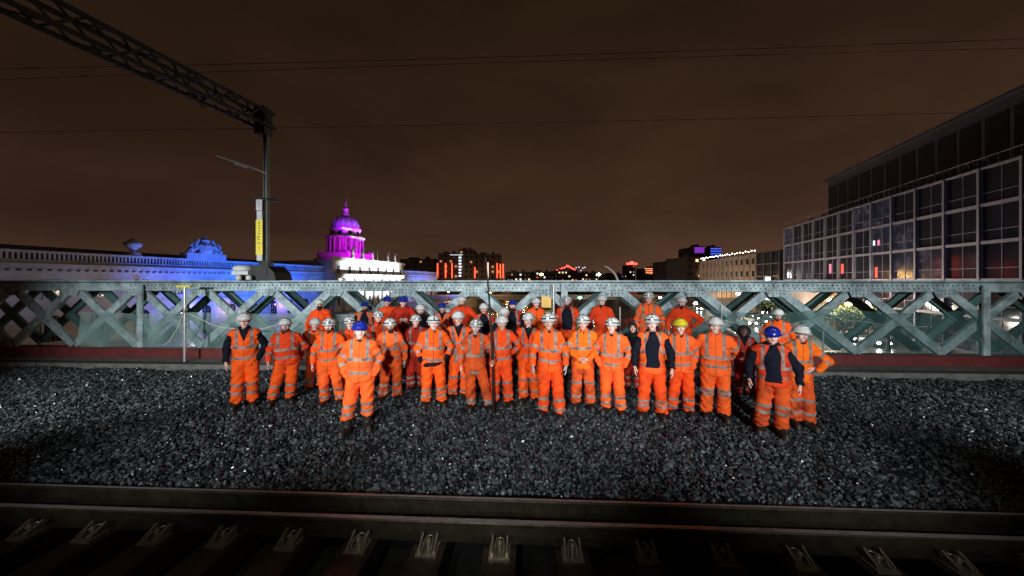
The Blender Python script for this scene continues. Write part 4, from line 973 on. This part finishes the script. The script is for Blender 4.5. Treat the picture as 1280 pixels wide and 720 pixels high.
def person(px,top,Z,raise_=0.,w=1.0,jk='orange',tr_='orange',style='jacket',aL='down',aR='down',hel='white',strap=0,beard=0,hair='dark',skin=0,gaiter=0,stance=(.13,.13,0,0),turn=0.,hturn=0.,htilt=0.,bands=(0,0),glove=False,label='',seed=0,lean=0.,dirtytr=None,mous=0,hem=.80,coatdark=0,trb=(.34,.21),feet=None):
    """stance: (left foot x out, right foot x out, left y, right y)"""
    global NP; NP+=1; ph=NP*1.7
    H=CAMH-(top-350)/F*Z-raise_; s=(H-.045)/1.8; bw=w
    p=W(px,350,Z); base=Vector((p.x,p.y,raise_+(.012 if raise_ else -.006)))
    rr=random.Random(NP*13+5)
    if raise_>.1: w+=.07; bw=w
    if jk=='orange': jk=rr.choice(['orange','orange','faded','deep'])
    if tr_=='orange': tr_=rr.choice(['orange','orange','faded','deep','dirty'])
    bands=(bands[0]+rr.uniform(-.03,.03),bands[1]+rr.uniform(-.03,.02)); trb=tuple(q+rr.uniform(-.03,.03) for q in trb); hem+=rr.uniform(-.035,.03); hturn+=rr.uniform(-.16,.16); turn+=rr.uniform(-.14,.14); htilt+=rr.uniform(-.07,.07)
    face=math.atan2(p.x,p.y)*-1*.75
    r=empty('person',tuple(base),face+turn); tag(r,label,'person','construction workers posing in a group')
    sx=lambda v:(v[0]*s*(1+(bw-1)*.8),v[1]*s,v[2]*s)
    shx=.180
    ln=rr.uniform(-.022,.022); shy=rr.uniform(-.015,.015)
    sh={k:sx((k*shx+ln,.01,1.405+k*shy)) for k in (-1,1)}
    A={}
    for k,n in ((-1,aL),(1,aR)):
        e,wr,c=ARMS[n]; jt=rr.uniform(-.025,.03) if c!=1.55 else 0.; e=(e[0]+jt,e[1]+rr.uniform(-.03,.02),e[2]+rr.uniform(-.015,.01)); wr=(wr[0]+(jt*1.2 if c==.45 else 0),wr[1]+(rr.uniform(-.05,.03) if c==.45 else 0),wr[2])
        A[k]=(sh[k],sx((k*e[0],e[1],e[2])),sx((k*wr[0],wr[1],wr[2])),c)
    hx=rr.uniform(-.035,.035); hip={k:sx((k*.095+hx,.01,.90+k*hx*.4)) for k in (-1,1)}
    fx={-1:-stance[0],1:stance[1]}; fy={-1:stance[2],1:stance[3]}
    ank={k:(fx[k]*s,(fy[k]+.03)*s,.10) for k in (-1,1)}
    kn={k:((hip[k][0]+ank[k][0])/2*1.02,(hip[k][1]+ank[k][1])/2-.035,.50*s) for k in (-1,1)}
    # ---------------- jacket
    def jparts(P):
        t=cap(P,sx((hx,.0,.86)),sx((hx*.5,.01,1.15)),.205*s*bw,.193*s*bw,.70); t=smin(t,cap(P,sx((hx*.5,.01,1.15)),sx((ln*.5,.01,1.34)),.193*s*bw,.198*s*(bw*.6+.4),.66),.05)
        t=smin(t,cap(P,sx((-.125,.015,1.40)),sx((.125,.015,1.40)),.084*s,.084*s,.95),.07)
        t=smin(t,cap(P,sx((0,.02,1.43)),sx((0,.0,1.50)),.10*s,.085*s),.04)
        t=smin(t,np.maximum(np.abs(cap(P,sx((0,.012,1.44)),sx((0,-.012,1.55)),.082*s,.088*s))-.012,P[...,2]-1.545*s),.012)
        ar={}
        for k in (-1,1):
            a,e,wr,c=A[k]; u=cap(P,a,e,.077*s*(.7+.3*bw),.066*s); f=cap(P,e,wr,.066*s,.052*s); ar[k]=(u,f)
        return t,ar
    lo=(-.62*s*max(1,bw),-.42,.70*s); hi=(.62*s*max(1,bw),.40,1.62*s)
    g=Grid(lo,hi,.0125); P=g.P
    t,ar=jparts(P); t=smax(t,hem*s-P[...,2]+.012*np.sin(P[...,0]*17+ph),.015)
    d=t
    for k in (-1,1): d=smin(d,ar[k][0],.05); d=smin(d,smax(ar[k][1],-(P[...,2]-.0),.01),.010)
    for k in (-1,1): # elbow joins
        d=np.minimum(d,smin(ar[k][0],ar[k][1],.02))
    # wrist cuff openings
    for k in (-1,1):
        a,e,wr,c=A[k]; dv=np.array(wr)-np.array(e); dv=dv/np.linalg.norm(dv)
        q=((P-np.array(wr,dtype=np.float32))@dv.astype(np.float32)); near=np.sqrt(((P-np.array(wr,dtype=np.float32))**2).sum(-1))<.10
        d=np.where(near,np.maximum(d,np.minimum(q-.005,.05)),d) if c is not None else d
    # collar opening
    d=smax(d,-cap(P,sx((0,-.03,1.50)),sx((0,-.07,1.62)),.060*s,.075*s),.008)
    d=d+wrinkle(P,ph,.0115)
    V,Q=surf(g,d); t,ar=jparts(V); a1=np.minimum(ar[1][0],ar[1][1]); a2=np.minimum(ar[-1][0],ar[-1][1]); arm=np.minimum(a1,a2)<t-.004
    x,y,z=V.T/s; band=np.full(len(V),.2,dtype=np.float32); dk=np.full(len(V),.2,dtype=np.float32)
    tor=~arm
    ov=style in('open',)
    hb=[1.155+bands[0],.975+bands[1]]
    for h0 in hb: band=np.where(tor,np.minimum(band,np.abs(z-h0+.01*np.sin(x*9+ph))-.026),band)
    vb=np.abs(np.abs(x)-.115*bw)-.025; vb=np.where(z<hb[0],.2,vb); band=np.where(tor,np.minimum(band,vb),band)
    for k in (-1,1):
        a,e,wr,c=[np.array(q,dtype=np.float32) if q is not None and not isinstance(q,float) else q for q in A[k]]
        m_=arm&(V[:,0]*k>-.02 if k==1 else V[:,0]<.02) if True else arm
        m_=arm&((ar[k][0]<ar[-k][0])|(ar[k][1]<ar[-k][1]))&(np.minimum(ar[k][0],ar[k][1])<np.minimum(ar[-k][0],ar[-k][1]))
        tu=((V-a)@(e-a))/np.linalg.norm(e-a); tf=((V-e)@(wr-e))/np.linalg.norm(wr-e)
        up=ar[k][0]<ar[k][1]
        bb=np.where(up,np.abs(tu-.17*s)-.026,np.abs(tf-.09*s)-.026); 
        if style in('jacket','cuffed','openj'): band=np.where(m_,np.minimum(band,bb),band)
        if style=='cuffed': dk=np.where(m_&~up,np.minimum(dk,(.19*s-tf)),dk); 
        if style in('vest','open','brace'): dk=np.where(m_,np.minimum(dk,.02-np.where(up,tu,1)),dk)
    if style=='vest': band=np.where(tor&(np.abs(x)>.2),band,band)
    if style=='cuffed': dk=np.where(tor,np.minimum(dk,z-.90),dk)
    fr=(y<.0)&tor
    if style in('open','openj'):
        od=np.where(fr,np.maximum(np.abs(x+.01*np.sin(z*14+ph))-np.interp(z,[.9,1.05,1.3,1.45,1.5],[.125,.10,.12,.07,.05] if style=='open' else [.14,.14,.15,.10,.06]),.90-z),.2); dk=np.minimum(dk,od)
        band=np.where(fr&(od<0),.2,band)
    elif style in('vest','brace'):
        dk=np.minimum(dk,np.where(fr&(z>1.26),np.abs(x)-(z-1.26)*.36,.2))
        if style=='brace':
            vd=np.abs(np.abs(x)-.10-(z-1.3)*.12)-.032; band=np.where(tor,np.minimum(np.where(np.abs(z-1.0)<.2,band,.2),vd),band)
    if style not in('open','openj'): dk=np.minimum(dk,np.where(fr,np.abs(x)-.005,.2))
    dk=np.minimum(dk,1.49+.0*x-z if False else np.where((z>1.505)&tor,-.0+ (1.505-z),.2)) if style in('vest','open','brace') else dk
    if style in('jacket','cuffed','plain'):      # chest and side pocket flaps
        for cx,cz,ww in ((-.06,1.27,.045),(.165,1.27,.035),(-.13,1.05,.06),(.13,1.05,.06)):
            dk=np.minimum(dk,np.where(fr,np.maximum(np.abs(z-cz-.2*(x-cx)*np.sign(cx))-.0045,np.abs(x-cx)-ww),.2))
    if style=='plain' or coatdark: band[:]=.2
    band=np.where(dk<.0,np.maximum(band,.01),band) if style!='cuffed' else band
    V2=V
    me=np_mesh('jacket',V2,Q,G[jk])
    for nm,arr in (('band',band),('dk',dk)):
        at=me.attributes.new(nm,'FLOAT','POINT'); at.data.foreach_set('value',np.ascontiguousarray(arr,dtype=np.float32))
    link('vest' if style in('vest','open','brace') else 'jacket',me,r)
    # ---------------- trousers
    g=Grid((-.42*s*max(1,bw),-.42,.07),(.42*s*max(1,bw),.42,1.02*s),.0135); P=g.P
    def tparts(P):
        t=cap(P,sx((-.05+hx,.01,.92)),sx((.05+hx,.01,.92)),.145*s*bw,.145*s*bw,.82); L={}
        for k in (-1,1):
            u=cap(P,hip[k],kn[k],.122*s*(.5+.5*bw),.096*s*(.6+.4*bw)); f=cap(P,kn[k],(ank[k][0],ank[k][1],.13),.094*s*(.6+.4*bw),.102*s); L[k]=smin(u,f,.03)
        return t,L
    t,L=tparts(P); d=smin(t,smin(L[-1],L[1],.015),.05); d=smax(d,(.215 if feet=='tall' else .105)+.01*np.sin(P[...,0]*30+ph)-P[...,2],.01)
    x_=P[...,2]; bag=.006*np.sin((x_-.1)*75+2*np.sin(P[...,0]*23+ph))*np.clip((.42-x_)/.3,0,1)
    d=d+wrinkle(P,ph+3,.012)+bag
    V,Q=surf(g,d); x,y,z=V.T/s; band=np.full(len(V),.2,dtype=np.float32); dk=np.full(len(V),.2,dtype=np.float32)
    for h0 in trb: band=np.minimum(band,np.abs(z-h0+.008*np.sin(x*21+ph))-.026)
    if dirtytr=='none': band[:]=.2
    me=np_mesh('trousers',V,Q,G[tr_])
    for nm,arr in (('band',band),('dk',dk)):
        at=me.attributes.new(nm,'FLOAT','POINT'); at.data.foreach_set('value',np.ascontiguousarray(arr,dtype=np.float32))
    link('trousers',me,r)
    for k in (-1,1):
        b=link('boot',BOOTM,r); b.location=(ank[k][0],ank[k][1]-.02,-.012); b.rotation_euler=(0,0,k*.22+random.uniform(-.1,.1))
    # ---------------- body: core + head + hands as one mesh
    g=Grid((-.60*s*max(1,bw),-.40,.08),(.60*s*max(1,bw),.38,1.60*s),.022); P=g.P
    d=cap(P,sx((hx,.01,.92)),sx((0,.01,1.36)),.12*s,.13*s,.7); d=smin(d,cap(P,sx((0,.015,1.36)),sx((0,.005,1.56)),.10*s,.055*s),.04); d=smin(d,cap(P,sx((-.13,.01,1.40)),sx((.13,.01,1.40)),.055,.055),.03)
    for k in (-1,1):
        a,e,wr,c=A[k]; d=smin(d,smin(cap(P,a,e,.042,.036),cap(P,e,wr,.036,.026),.01),.02); d=smin(d,smin(cap(P,hip[k],kn[k],.07,.055),cap(P,kn[k],ank[k],.055,.045),.02),.03)
    CV,CQ=surf(g,d); Vs=[CV]; Qs=[CQ]; Ms=[np.full(len(CQ),2)]; off=len(CV)
    hc=np.array(sx((0,-.035,1.643)),dtype=np.float32); hs=s*1.07
    hv,hq=HT[beard>=2]; fw=1+.08*math.sin(ph*2.3); hvv=hv*np.array((fw*(.9+.1*bw),1,1+.04*math.sin(ph)),dtype=np.float32)
    Rh=rotz(hturn)@roty(htilt)@rotx(random.uniform(-.06,.04)); Vs.append((hvv*hs)@Rh.T+hc); Qs.append(hq+off); Ms.append(head_mats(hv,hq,beard,hair,gaiter,mous)); off+=len(hv)
    for k in (-1,1):
        a,e,wr,c=A[k]
        hid=c is None
        if hid: c=.45
        V_,Q_=HANDS[c]; fr_=frame_for(np.array(wr)-np.array(e),k); X=V_.copy(); Q2=Q_
        if k==-1: X=X*np.array((1,-1,1),dtype=np.float32); Q2=Q_[:,::-1]   # mirror so that the thumb stays forward
        # thumb forward: local -y -> world -y
        Bm=fr_.astype(np.float32)
        tv=Bm@np.array((0,-1 if k==1 else 1,0),dtype=np.float32)
        if tv[1]>0: X=X*np.array((1,-1,1),dtype=np.float32); Q2=Q2[:,::-1]
        if np.linalg.det(Bm)<0: Q2=Q2[:,::-1]
        Vs.append((X*s)@Bm.T+np.array(wr,dtype=np.float32)+(np.array((-k*.075,.055,.0),dtype=np.float32)*s if hid else 0)); Qs.append(Q2+off); Ms.append(np.full(len(Q2),5 if glove else 0)); off+=len(X)
    me=np_mesh('body',np.concatenate(Vs),np.concatenate(Qs),[SK[skin],HAIR[hair],CORE,EYE,LIP,GLOVE,SCL],np.concatenate(Ms)); link('body',me,r)
    # ---------------- helmet
    kind=hel; hn={'hood':'hood','curly':'hair'}.get(kind,'helmet')
    h=link(hn,helmesh(kind),r); Rm=Matrix([list(map(float,q)) for q in Rh]).to_4x4()
    off_=Vector((0,.004,.040 if kind not in('hood','curly') else 0.))*hs
    h.matrix_basis=Matrix.Translation(Vector([float(q) for q in hc])+Rm.to_3x3()@off_)@Rm@Matrix.Rotation(random.uniform(-.07,.03) if hn=='helmet' else 0,4,'X')@Matrix.Scale(hs*1.0,4)
    if strap:
        so=link('lamp_strap',strapM[1 if strap in(1,3) else 2],h)
        if strap!=3: link('headlamp',lampM,h)
    if 'glasses' in label:
        mb=MB()
        for q in (-1,1): mb.tube([(q*.032+.021*math.cos(a_),-.112,.008+.017*math.sin(a_)) for a_ in [math.pi*2*j/12 for j in range(13)]],.003,5); mb.tube([(q*.053,-.112,.010),(q*.08,-.02,.012)],.003,5)
        mb.tube([(-.012,-.112,.012),(.012,-.112,.012)],.003,5)
        gl=mb.build('glasses',STRAP,r); gl.matrix_basis=Matrix.Translation(Vector([float(q) for q in hc]))@Rm@Matrix.Scale(hs,4)
    return r,A,base
PEOPLE=[
 dict(px=306,top=388,Z=6.67,style='vest',aL='down',aR='pocket',beard=0,label='leftmost worker, white helmet, orange vest over dark sleeves, one hand hanging',turn=.05,trb=(.46,.28),stance=(.13,.12,0,0)),
 dict(px=357,top=395,Z=6.9,w=1.12,jk='redorange',aL='downf',aR='behind',beard=2,hair='brown',skin=1,label='stocky bearded worker second from left, white helmet, grubby red orange jacket',stance=(.24,.08,0,0),trb=(.4,.24)),
 dict(px=400,top=373,Z=9.6,raise_=.18,hel='white',jk='orange',style='plain',gaiter=2,aL='down',aR='down',label='back row worker at left, black snood over the face, white helmet'),
 dict(px=394,top=395,Z=7.63,jk='orange',aL='down',aR='down',label='half hidden worker, plain white helmet, left of the bearded strapped helmet worker',trb=(.3,.2)),
 dict(px=412,top=395,Z=6.75,strap=2,beard=1,label='bearded worker, white helmet with black cross straps, left of the blue helmet leader',w=1.0,aL='down',aR='downf',turn=-.05,stance=(.10,.20,0,0)),
 dict(px=437,top=393,Z=7.2,strap=1,hair='brown',label='worker with white strapped helmet peering over the front blue helmet worker',aL='down',aR='down',hturn=.1),
 dict(px=451,top=398,Z=5.68,hel='blue',strap=0,label='foremost worker in bright blue helmet and black boots, stepping ahead of the group',w=1.08,aL='pocket',aR='pocket',hturn=.15,stance=(.20,.10,-.12,.02),turn=.05,skin=0,trb=(.46,.30),feet='tall'),
 dict(px=456,top=376,Z=9.6,raise_=.18,hel='blue',style='open',beard=1,skin=2,label='bearded back row worker, dark blue helmet, open vest, above the front blue helmet worker',aL='down',aR='down'),
 dict(px=473,top=386,Z=8.0,strap=1,jk='redorange',hair='dark',label='narrow faced worker, strapped white helmet, dark hood, behind the front blue helmet worker',gaiter=1),
 dict(px=488,top=395,Z=7.0,strap=1,beard=1,skin=2,label='bearded worker, strapped white helmet, right of the front blue helmet worker',aL='pocket',aR='down',stance=(.16,.14,0,0),trb=(.36,.22),turn=.05),
 dict(px=484,top=369,Z=9.6,raise_=.18,hel='blue',style='plain',skin=1,label='back row worker, left of the two adjacent blue helmets, smooth faced',aL='down',aR='down'),
 dict(px=504,top=369,Z=9.5,raise_=.18,hel='blue',jk='darkred',style='plain',skin=0,label='back row worker, right of the two adjacent blue helmets, arms folded in dark red jacket',aL='fold',aR='fold',w=1.1),
 dict(px=526,top=378,Z=9.0,jk='black',style='plain',beard=2,label='back worker, plain white helmet, dark beard and dark coat, above the red jacketed worker'),
 dict(px=520,top=391,Z=7.6,strap=1,jk='darkred',tr_='darkred',skin=1,label='worker in dark red overalls, strapped white helmet, left of the dark cuffed jacket',aL='down',aR='down',hturn=.25),
 dict(px=542,top=391,Z=6.7,style='cuffed',strap=3,w=1.12,label='broad worker, orange jacket with navy hem and cuffs, hands in pockets',aL='pocket',aR='pocket',stance=(.15,.16,0,0),hair='grey'),
 dict(px=553,top=377,Z=9.4,raise_=.18,hel='blue',style='vest',skin=2,label='back row worker, dark blue helmet, above the navy cuffed jacket worker'),
 dict(px=577,top=369,Z=9.5,raise_=.18,beard=1,jk='redorange',style='plain',w=1.15,label='tall back row worker, white helmet, dark beard, left of the black pole',aL='down',aR='wide'),
 dict(px=573,top=386,Z=7.1,style='brace',hair='dark',skin=1,label='smiling worker in open vest with bright silver braces, plain white helmet',aL='down',aR='down',hturn=.2,trb=(.5,.22)),
 dict(px=595,top=396,Z=6.5,strap=2,jk='dirty',hem=.72,beard=1,hair='grey',label='grey bearded worker in long orange coat holding the black pole, goggles on helmet',aL='down',aR='hold',bands=(-.02,-.2),stance=(.10,.26,.05,-.02),turn=.05,trb=(.2,.14)),
 dict(px=627,top=391,Z=6.7,label='worker right of the black pole, plain white helmet, hands behind back',aL='behind',aR='behind',w=1.05,skin=1,stance=(.14,.14,0,0),trb=(.46,.24)),
 dict(px=605,top=378,Z=9.2,raise_=.05,jk='redorange',style='openj',w=1.08,skin=1,mous=1,label='back worker in open coat over black, plain white helmet, crossed by the black pole'),
 dict(px=630,top=382,Z=8.3,jk='black',style='plain',label='back worker whose white helmet shows just right of the pole, face half hidden',hturn=.3),
 dict(px=641,top=374,Z=9.5,raise_=.18,hel='blue',style='open',jk='darkred',label='back row worker, blue helmet, black top, right of the black pole',beard=1),
 dict(px=661,top=388,Z=6.9,style='vest',label='slim young worker, plain white helmet, orange vest over dark blue sleeves',aL='behind',aR='behind',stance=(.11,.13,0,0),w=.95,trb=(.5,.24)),
 dict(px=670,top=371,Z=9.5,raise_=.18,style='plain',hair='ginger',label='back row worker, plain white helmet, orange jacket, left of the black coated worker',w=.95),
 dict(px=686,top=388,Z=6.2,strap=2,w=1.02,glove=True,label='tall front worker, white helmet with bold black cross straps, pale gloves',aL='down',aR='downf',stance=(.10,.19,.03,-.05),trb=(.32,.18),skin=2),
 dict(px=709,top=369,Z=9.5,raise_=.18,jk='redorange',style='openj',strap=2,beard=2,label='back row worker in open coat over black, dark beard, strapped white helmet',w=1.15),
 dict(px=729,top=391,Z=6.6,strap=1,jk='amber',tr_='dirty',label='worker with hands clasped in front, grubby trousers, strapped white helmet',aL='clasp',aR='clasp',stance=(.14,.14,0,0),trb=(.5,.22),skin=1),
 dict(px=752,top=368,Z=9.5,raise_=.18,jk='redorange',style='plain',label='back row worker, tall white helmet, red orange jacket, above the clasped hands worker',beard=0,gaiter=1),
 dict(px=765,top=394,Z=6.35,strap=1,w=1.08,label='worker, strapped white helmet, hands in pockets, left of the open vest worker',aL='pocket',aR='pocket',stance=(.12,.16,.02,-.03),trb=(.3,.18),hair='grey',jk='orange'),
 dict(px=791,top=399,Z=7.6,hel='hood',jk='black',tr_='darkred',style='plain',skin=1,label='shadowed worker in black hood between two strapped white helmets, no helmet'),
 dict(px=815,top=390,Z=6.15,style='open',strap=1,label='front worker, navy jumper under open orange vest, strapped white helmet',aL='down',aR='down',stance=(.15,.16,0,0),trb=(.3,.2),bands=(-.0,-.02)),
 dict(px=811,top=364,Z=9.2,raise_=.18,strap=2,w=1.05,label='tallest back row worker, strapped helmet, orange jacket, above the navy jumper worker',skin=1,beard=0),
 dict(px=852,top=370,Z=9.2,raise_=.18,w=1.1,style='plain',jk='redorange',label='back row worker, plain white helmet, hand on hip, behind the yellow helmet',aL='down',aR='hip',beard=1),
 dict(px=850,top=395,Z=6.25,hel='yellow',w=.95,jk='orange',label='worker in the only yellow helmet',aL='behind',aR='pocket',stance=(.13,.15,0,0),trb=(.3,.2)),
 dict(px=893,top=393,Z=6.1,w=1.15,label='broad front worker, plain white helmet over dark hair, arms behind back',aL='behind',aR='behind',stance=(.13,.15,0,0),trb=(.55,.44),hair='dark',skin=0,bands=(-.03,-.02)),
 dict(px=930,top=403,Z=7.2,hel='curly',jk='darkred',tr_='darkred',style='vest',skin=3,label='shadowed bareheaded worker with dark curly hair, no helmet',w=1.0),
 dict(px=972,top=384,Z=8.3,w=1.0,beard=1,hair='brown',label='bearded worker in glasses, white helmet, behind the far right pair',aL='down',aR='down'),
 dict(px=965,top=405,Z=5.5,hel='blue',style='open',jk='redorange',tr_='dirty',w=1.15,label='blue helmet worker at far right, black fleece under open vest',aL='down',aR='down',stance=(.15,.13,0,0),trb=(.50,.38),turn=.05),
 dict(px=1000,top=403,Z=5.75,label='rightmost worker, white helmet tipped back, amber jacket, hand on hip',jk='amber',tr_='dirty',aL='down',aR='hip',stance=(.05,.14,.05,0),turn=.35,hturn=.1,htilt=.12,hair='grey',w=1.0,trb=(.5,.24)),
]
import os
for d_ in PEOPLE: 
    out=person(**d_)
    if 'holding the black pole' in d_['label']:
        r_,A_,b_=out; M_=Matrix.Translation(b_)@Matrix.Rotation(r_.rotation_euler.z,4,'Z'); wr=M_@Vector(A_[1][2])
# black pole, held in his hand
hp=wr+Vector((.0,-.03,-.10))
pts=[]
topP=W(607,322,(hp.y)*1.0); topP=Vector((topP.x,hp.y-.02,topP.z))
for i in range(15):
    t=i/14; base_=Vector((hp.x+.01,hp.y-.02,.03)); p=base_.lerp(topP,t); p.x+=.035*math.sin(t*math.pi); pts.append(p)
mb=MB(); mb.tube(pts,[.021]*8+[.020,.019,.018,.017,.016,.014,.012],8)
tag(mb.build('long_pole',M['black']),'long thin black pole held upright mid group, reaching above the girder','pole')
# ------------------------------------------------------------------ sky, work and fill lights, camera
w=bpy.data.worlds.new('World'); S.world=w; w.use_nodes=True; nt=w.node_tree; N=nt.nodes; L=nt.links; bg=N['Background']
tc=N.new('ShaderNodeTexCoord'); sep=N.new('ShaderNodeSeparateXYZ'); L.new(tc.outputs['Generated'],sep.inputs[0])
rp=N.new('ShaderNodeValToRGB'); e=rp.color_ramp.elements; e[0].position=0; e[0].color=(.088,.044,.026,1); e[1].position=.75; e[1].color=(.014,.0075,.003,1)
x=e.new(.12); x.color=(.048,.0235,.0145,1); x=e.new(.4); x.color=(.028,.014,.0075,1)
L.new(sep.outputs['Z'],rp.inputs['Fac'])
nz=N.new('ShaderNodeTexNoise'); nz.inputs['Scale'].default_value=2.2; nz.inputs['Detail'].default_value=5; nz.inputs['Distortion'].default_value=.4
mp_=N.new('ShaderNodeMapping'); mp_.inputs['Scale'].default_value=(1,1,2.6); L.new(tc.outputs['Generated'],mp_.inputs[0]); L.new(mp_.outputs[0],nz.inputs['Vector'])
mr=N.new('ShaderNodeMapRange'); mr.inputs['From Min'].default_value=.35; mr.inputs['From Max'].default_value=.75; mr.inputs['To Min'].default_value=.85; mr.inputs['To Max'].default_value=1.4; L.new(nz.outputs['Fac'],mr.inputs['Value'])
# darker toward the west (left), where there is less city glow
mx=N.new('ShaderNodeMapRange'); mx.inputs['From Min'].default_value=-.9; mx.inputs['From Max'].default_value=.9; mx.inputs['To Min'].default_value=.62; mx.inputs['To Max'].default_value=1.12; L.new(sep.outputs['X'],mx.inputs['Value'])
mm=N.new('ShaderNodeMath'); mm.operation='MULTIPLY'; L.new(mr.outputs[0],mm.inputs[0]); L.new(mx.outputs[0],mm.inputs[1])
vm=N.new('ShaderNodeVectorMath'); vm.operation='SCALE'; L.new(rp.outputs['Color'],vm.inputs[0]); L.new(mm.outputs[0],vm.inputs['Scale'])
L.new(vm.outputs[0],bg.inputs['Color']); bg.inputs['Strength'].default_value=1.1
WL=[(-8.5,-.6,3.3,-9.5,9.0,680),(-4.2,-1.4,3.1,-4.6,8.5,420),(-.6,-1.6,3.0,-.6,8.0,430),(3.2,-1.4,3.1,3.2,8.0,420),(8.0,-.8,3.3,9.0,9.0,520)]
for x,y,z,tx,ty,en in WL:
    l=lampobj('work_and_fill_light',en*5.6,(.93,.97,1.0),(x,y,z),(tx,ty,1.75),58,.8,rad=.14)
lampobj('work_and_fill_light',60,(1,.97,.9),(-1.4,.6,2.7),(-1.6,3.1,0),85,.8,rad=.05)  # added weak fill lamp near the camera, brightens the rails and clips
cam=bpy.data.cameras.new('camera'); co=bpy.data.objects.new('camera',cam); COL.objects.link(co); S.camera=co
co.location=(0,0,CAMH); co.rotation_euler=(math.radians(90),0,YAW); cam.lens=F/1280*36; cam.sensor_width=36; cam.shift_y=-10/1280; cam.clip_start=.05; cam.clip_end=6000
S.view_settings.view_transform='Standard'; S.view_settings.look='None'; S.view_settings.gamma=1; S.view_settings.exposure=0; S.view_settings.use_curve_mapping=False
S.render.engine='CYCLES'; S.cycles.use_denoising=True; S.cycles.max_bounces=5; S.cycles.sample_clamp_indirect=3; S.cycles.use_light_tree=True
S.cycles.caustics_reflective=False; S.cycles.caustics_refractive=False; S.cycles.transparent_max_bounces=12
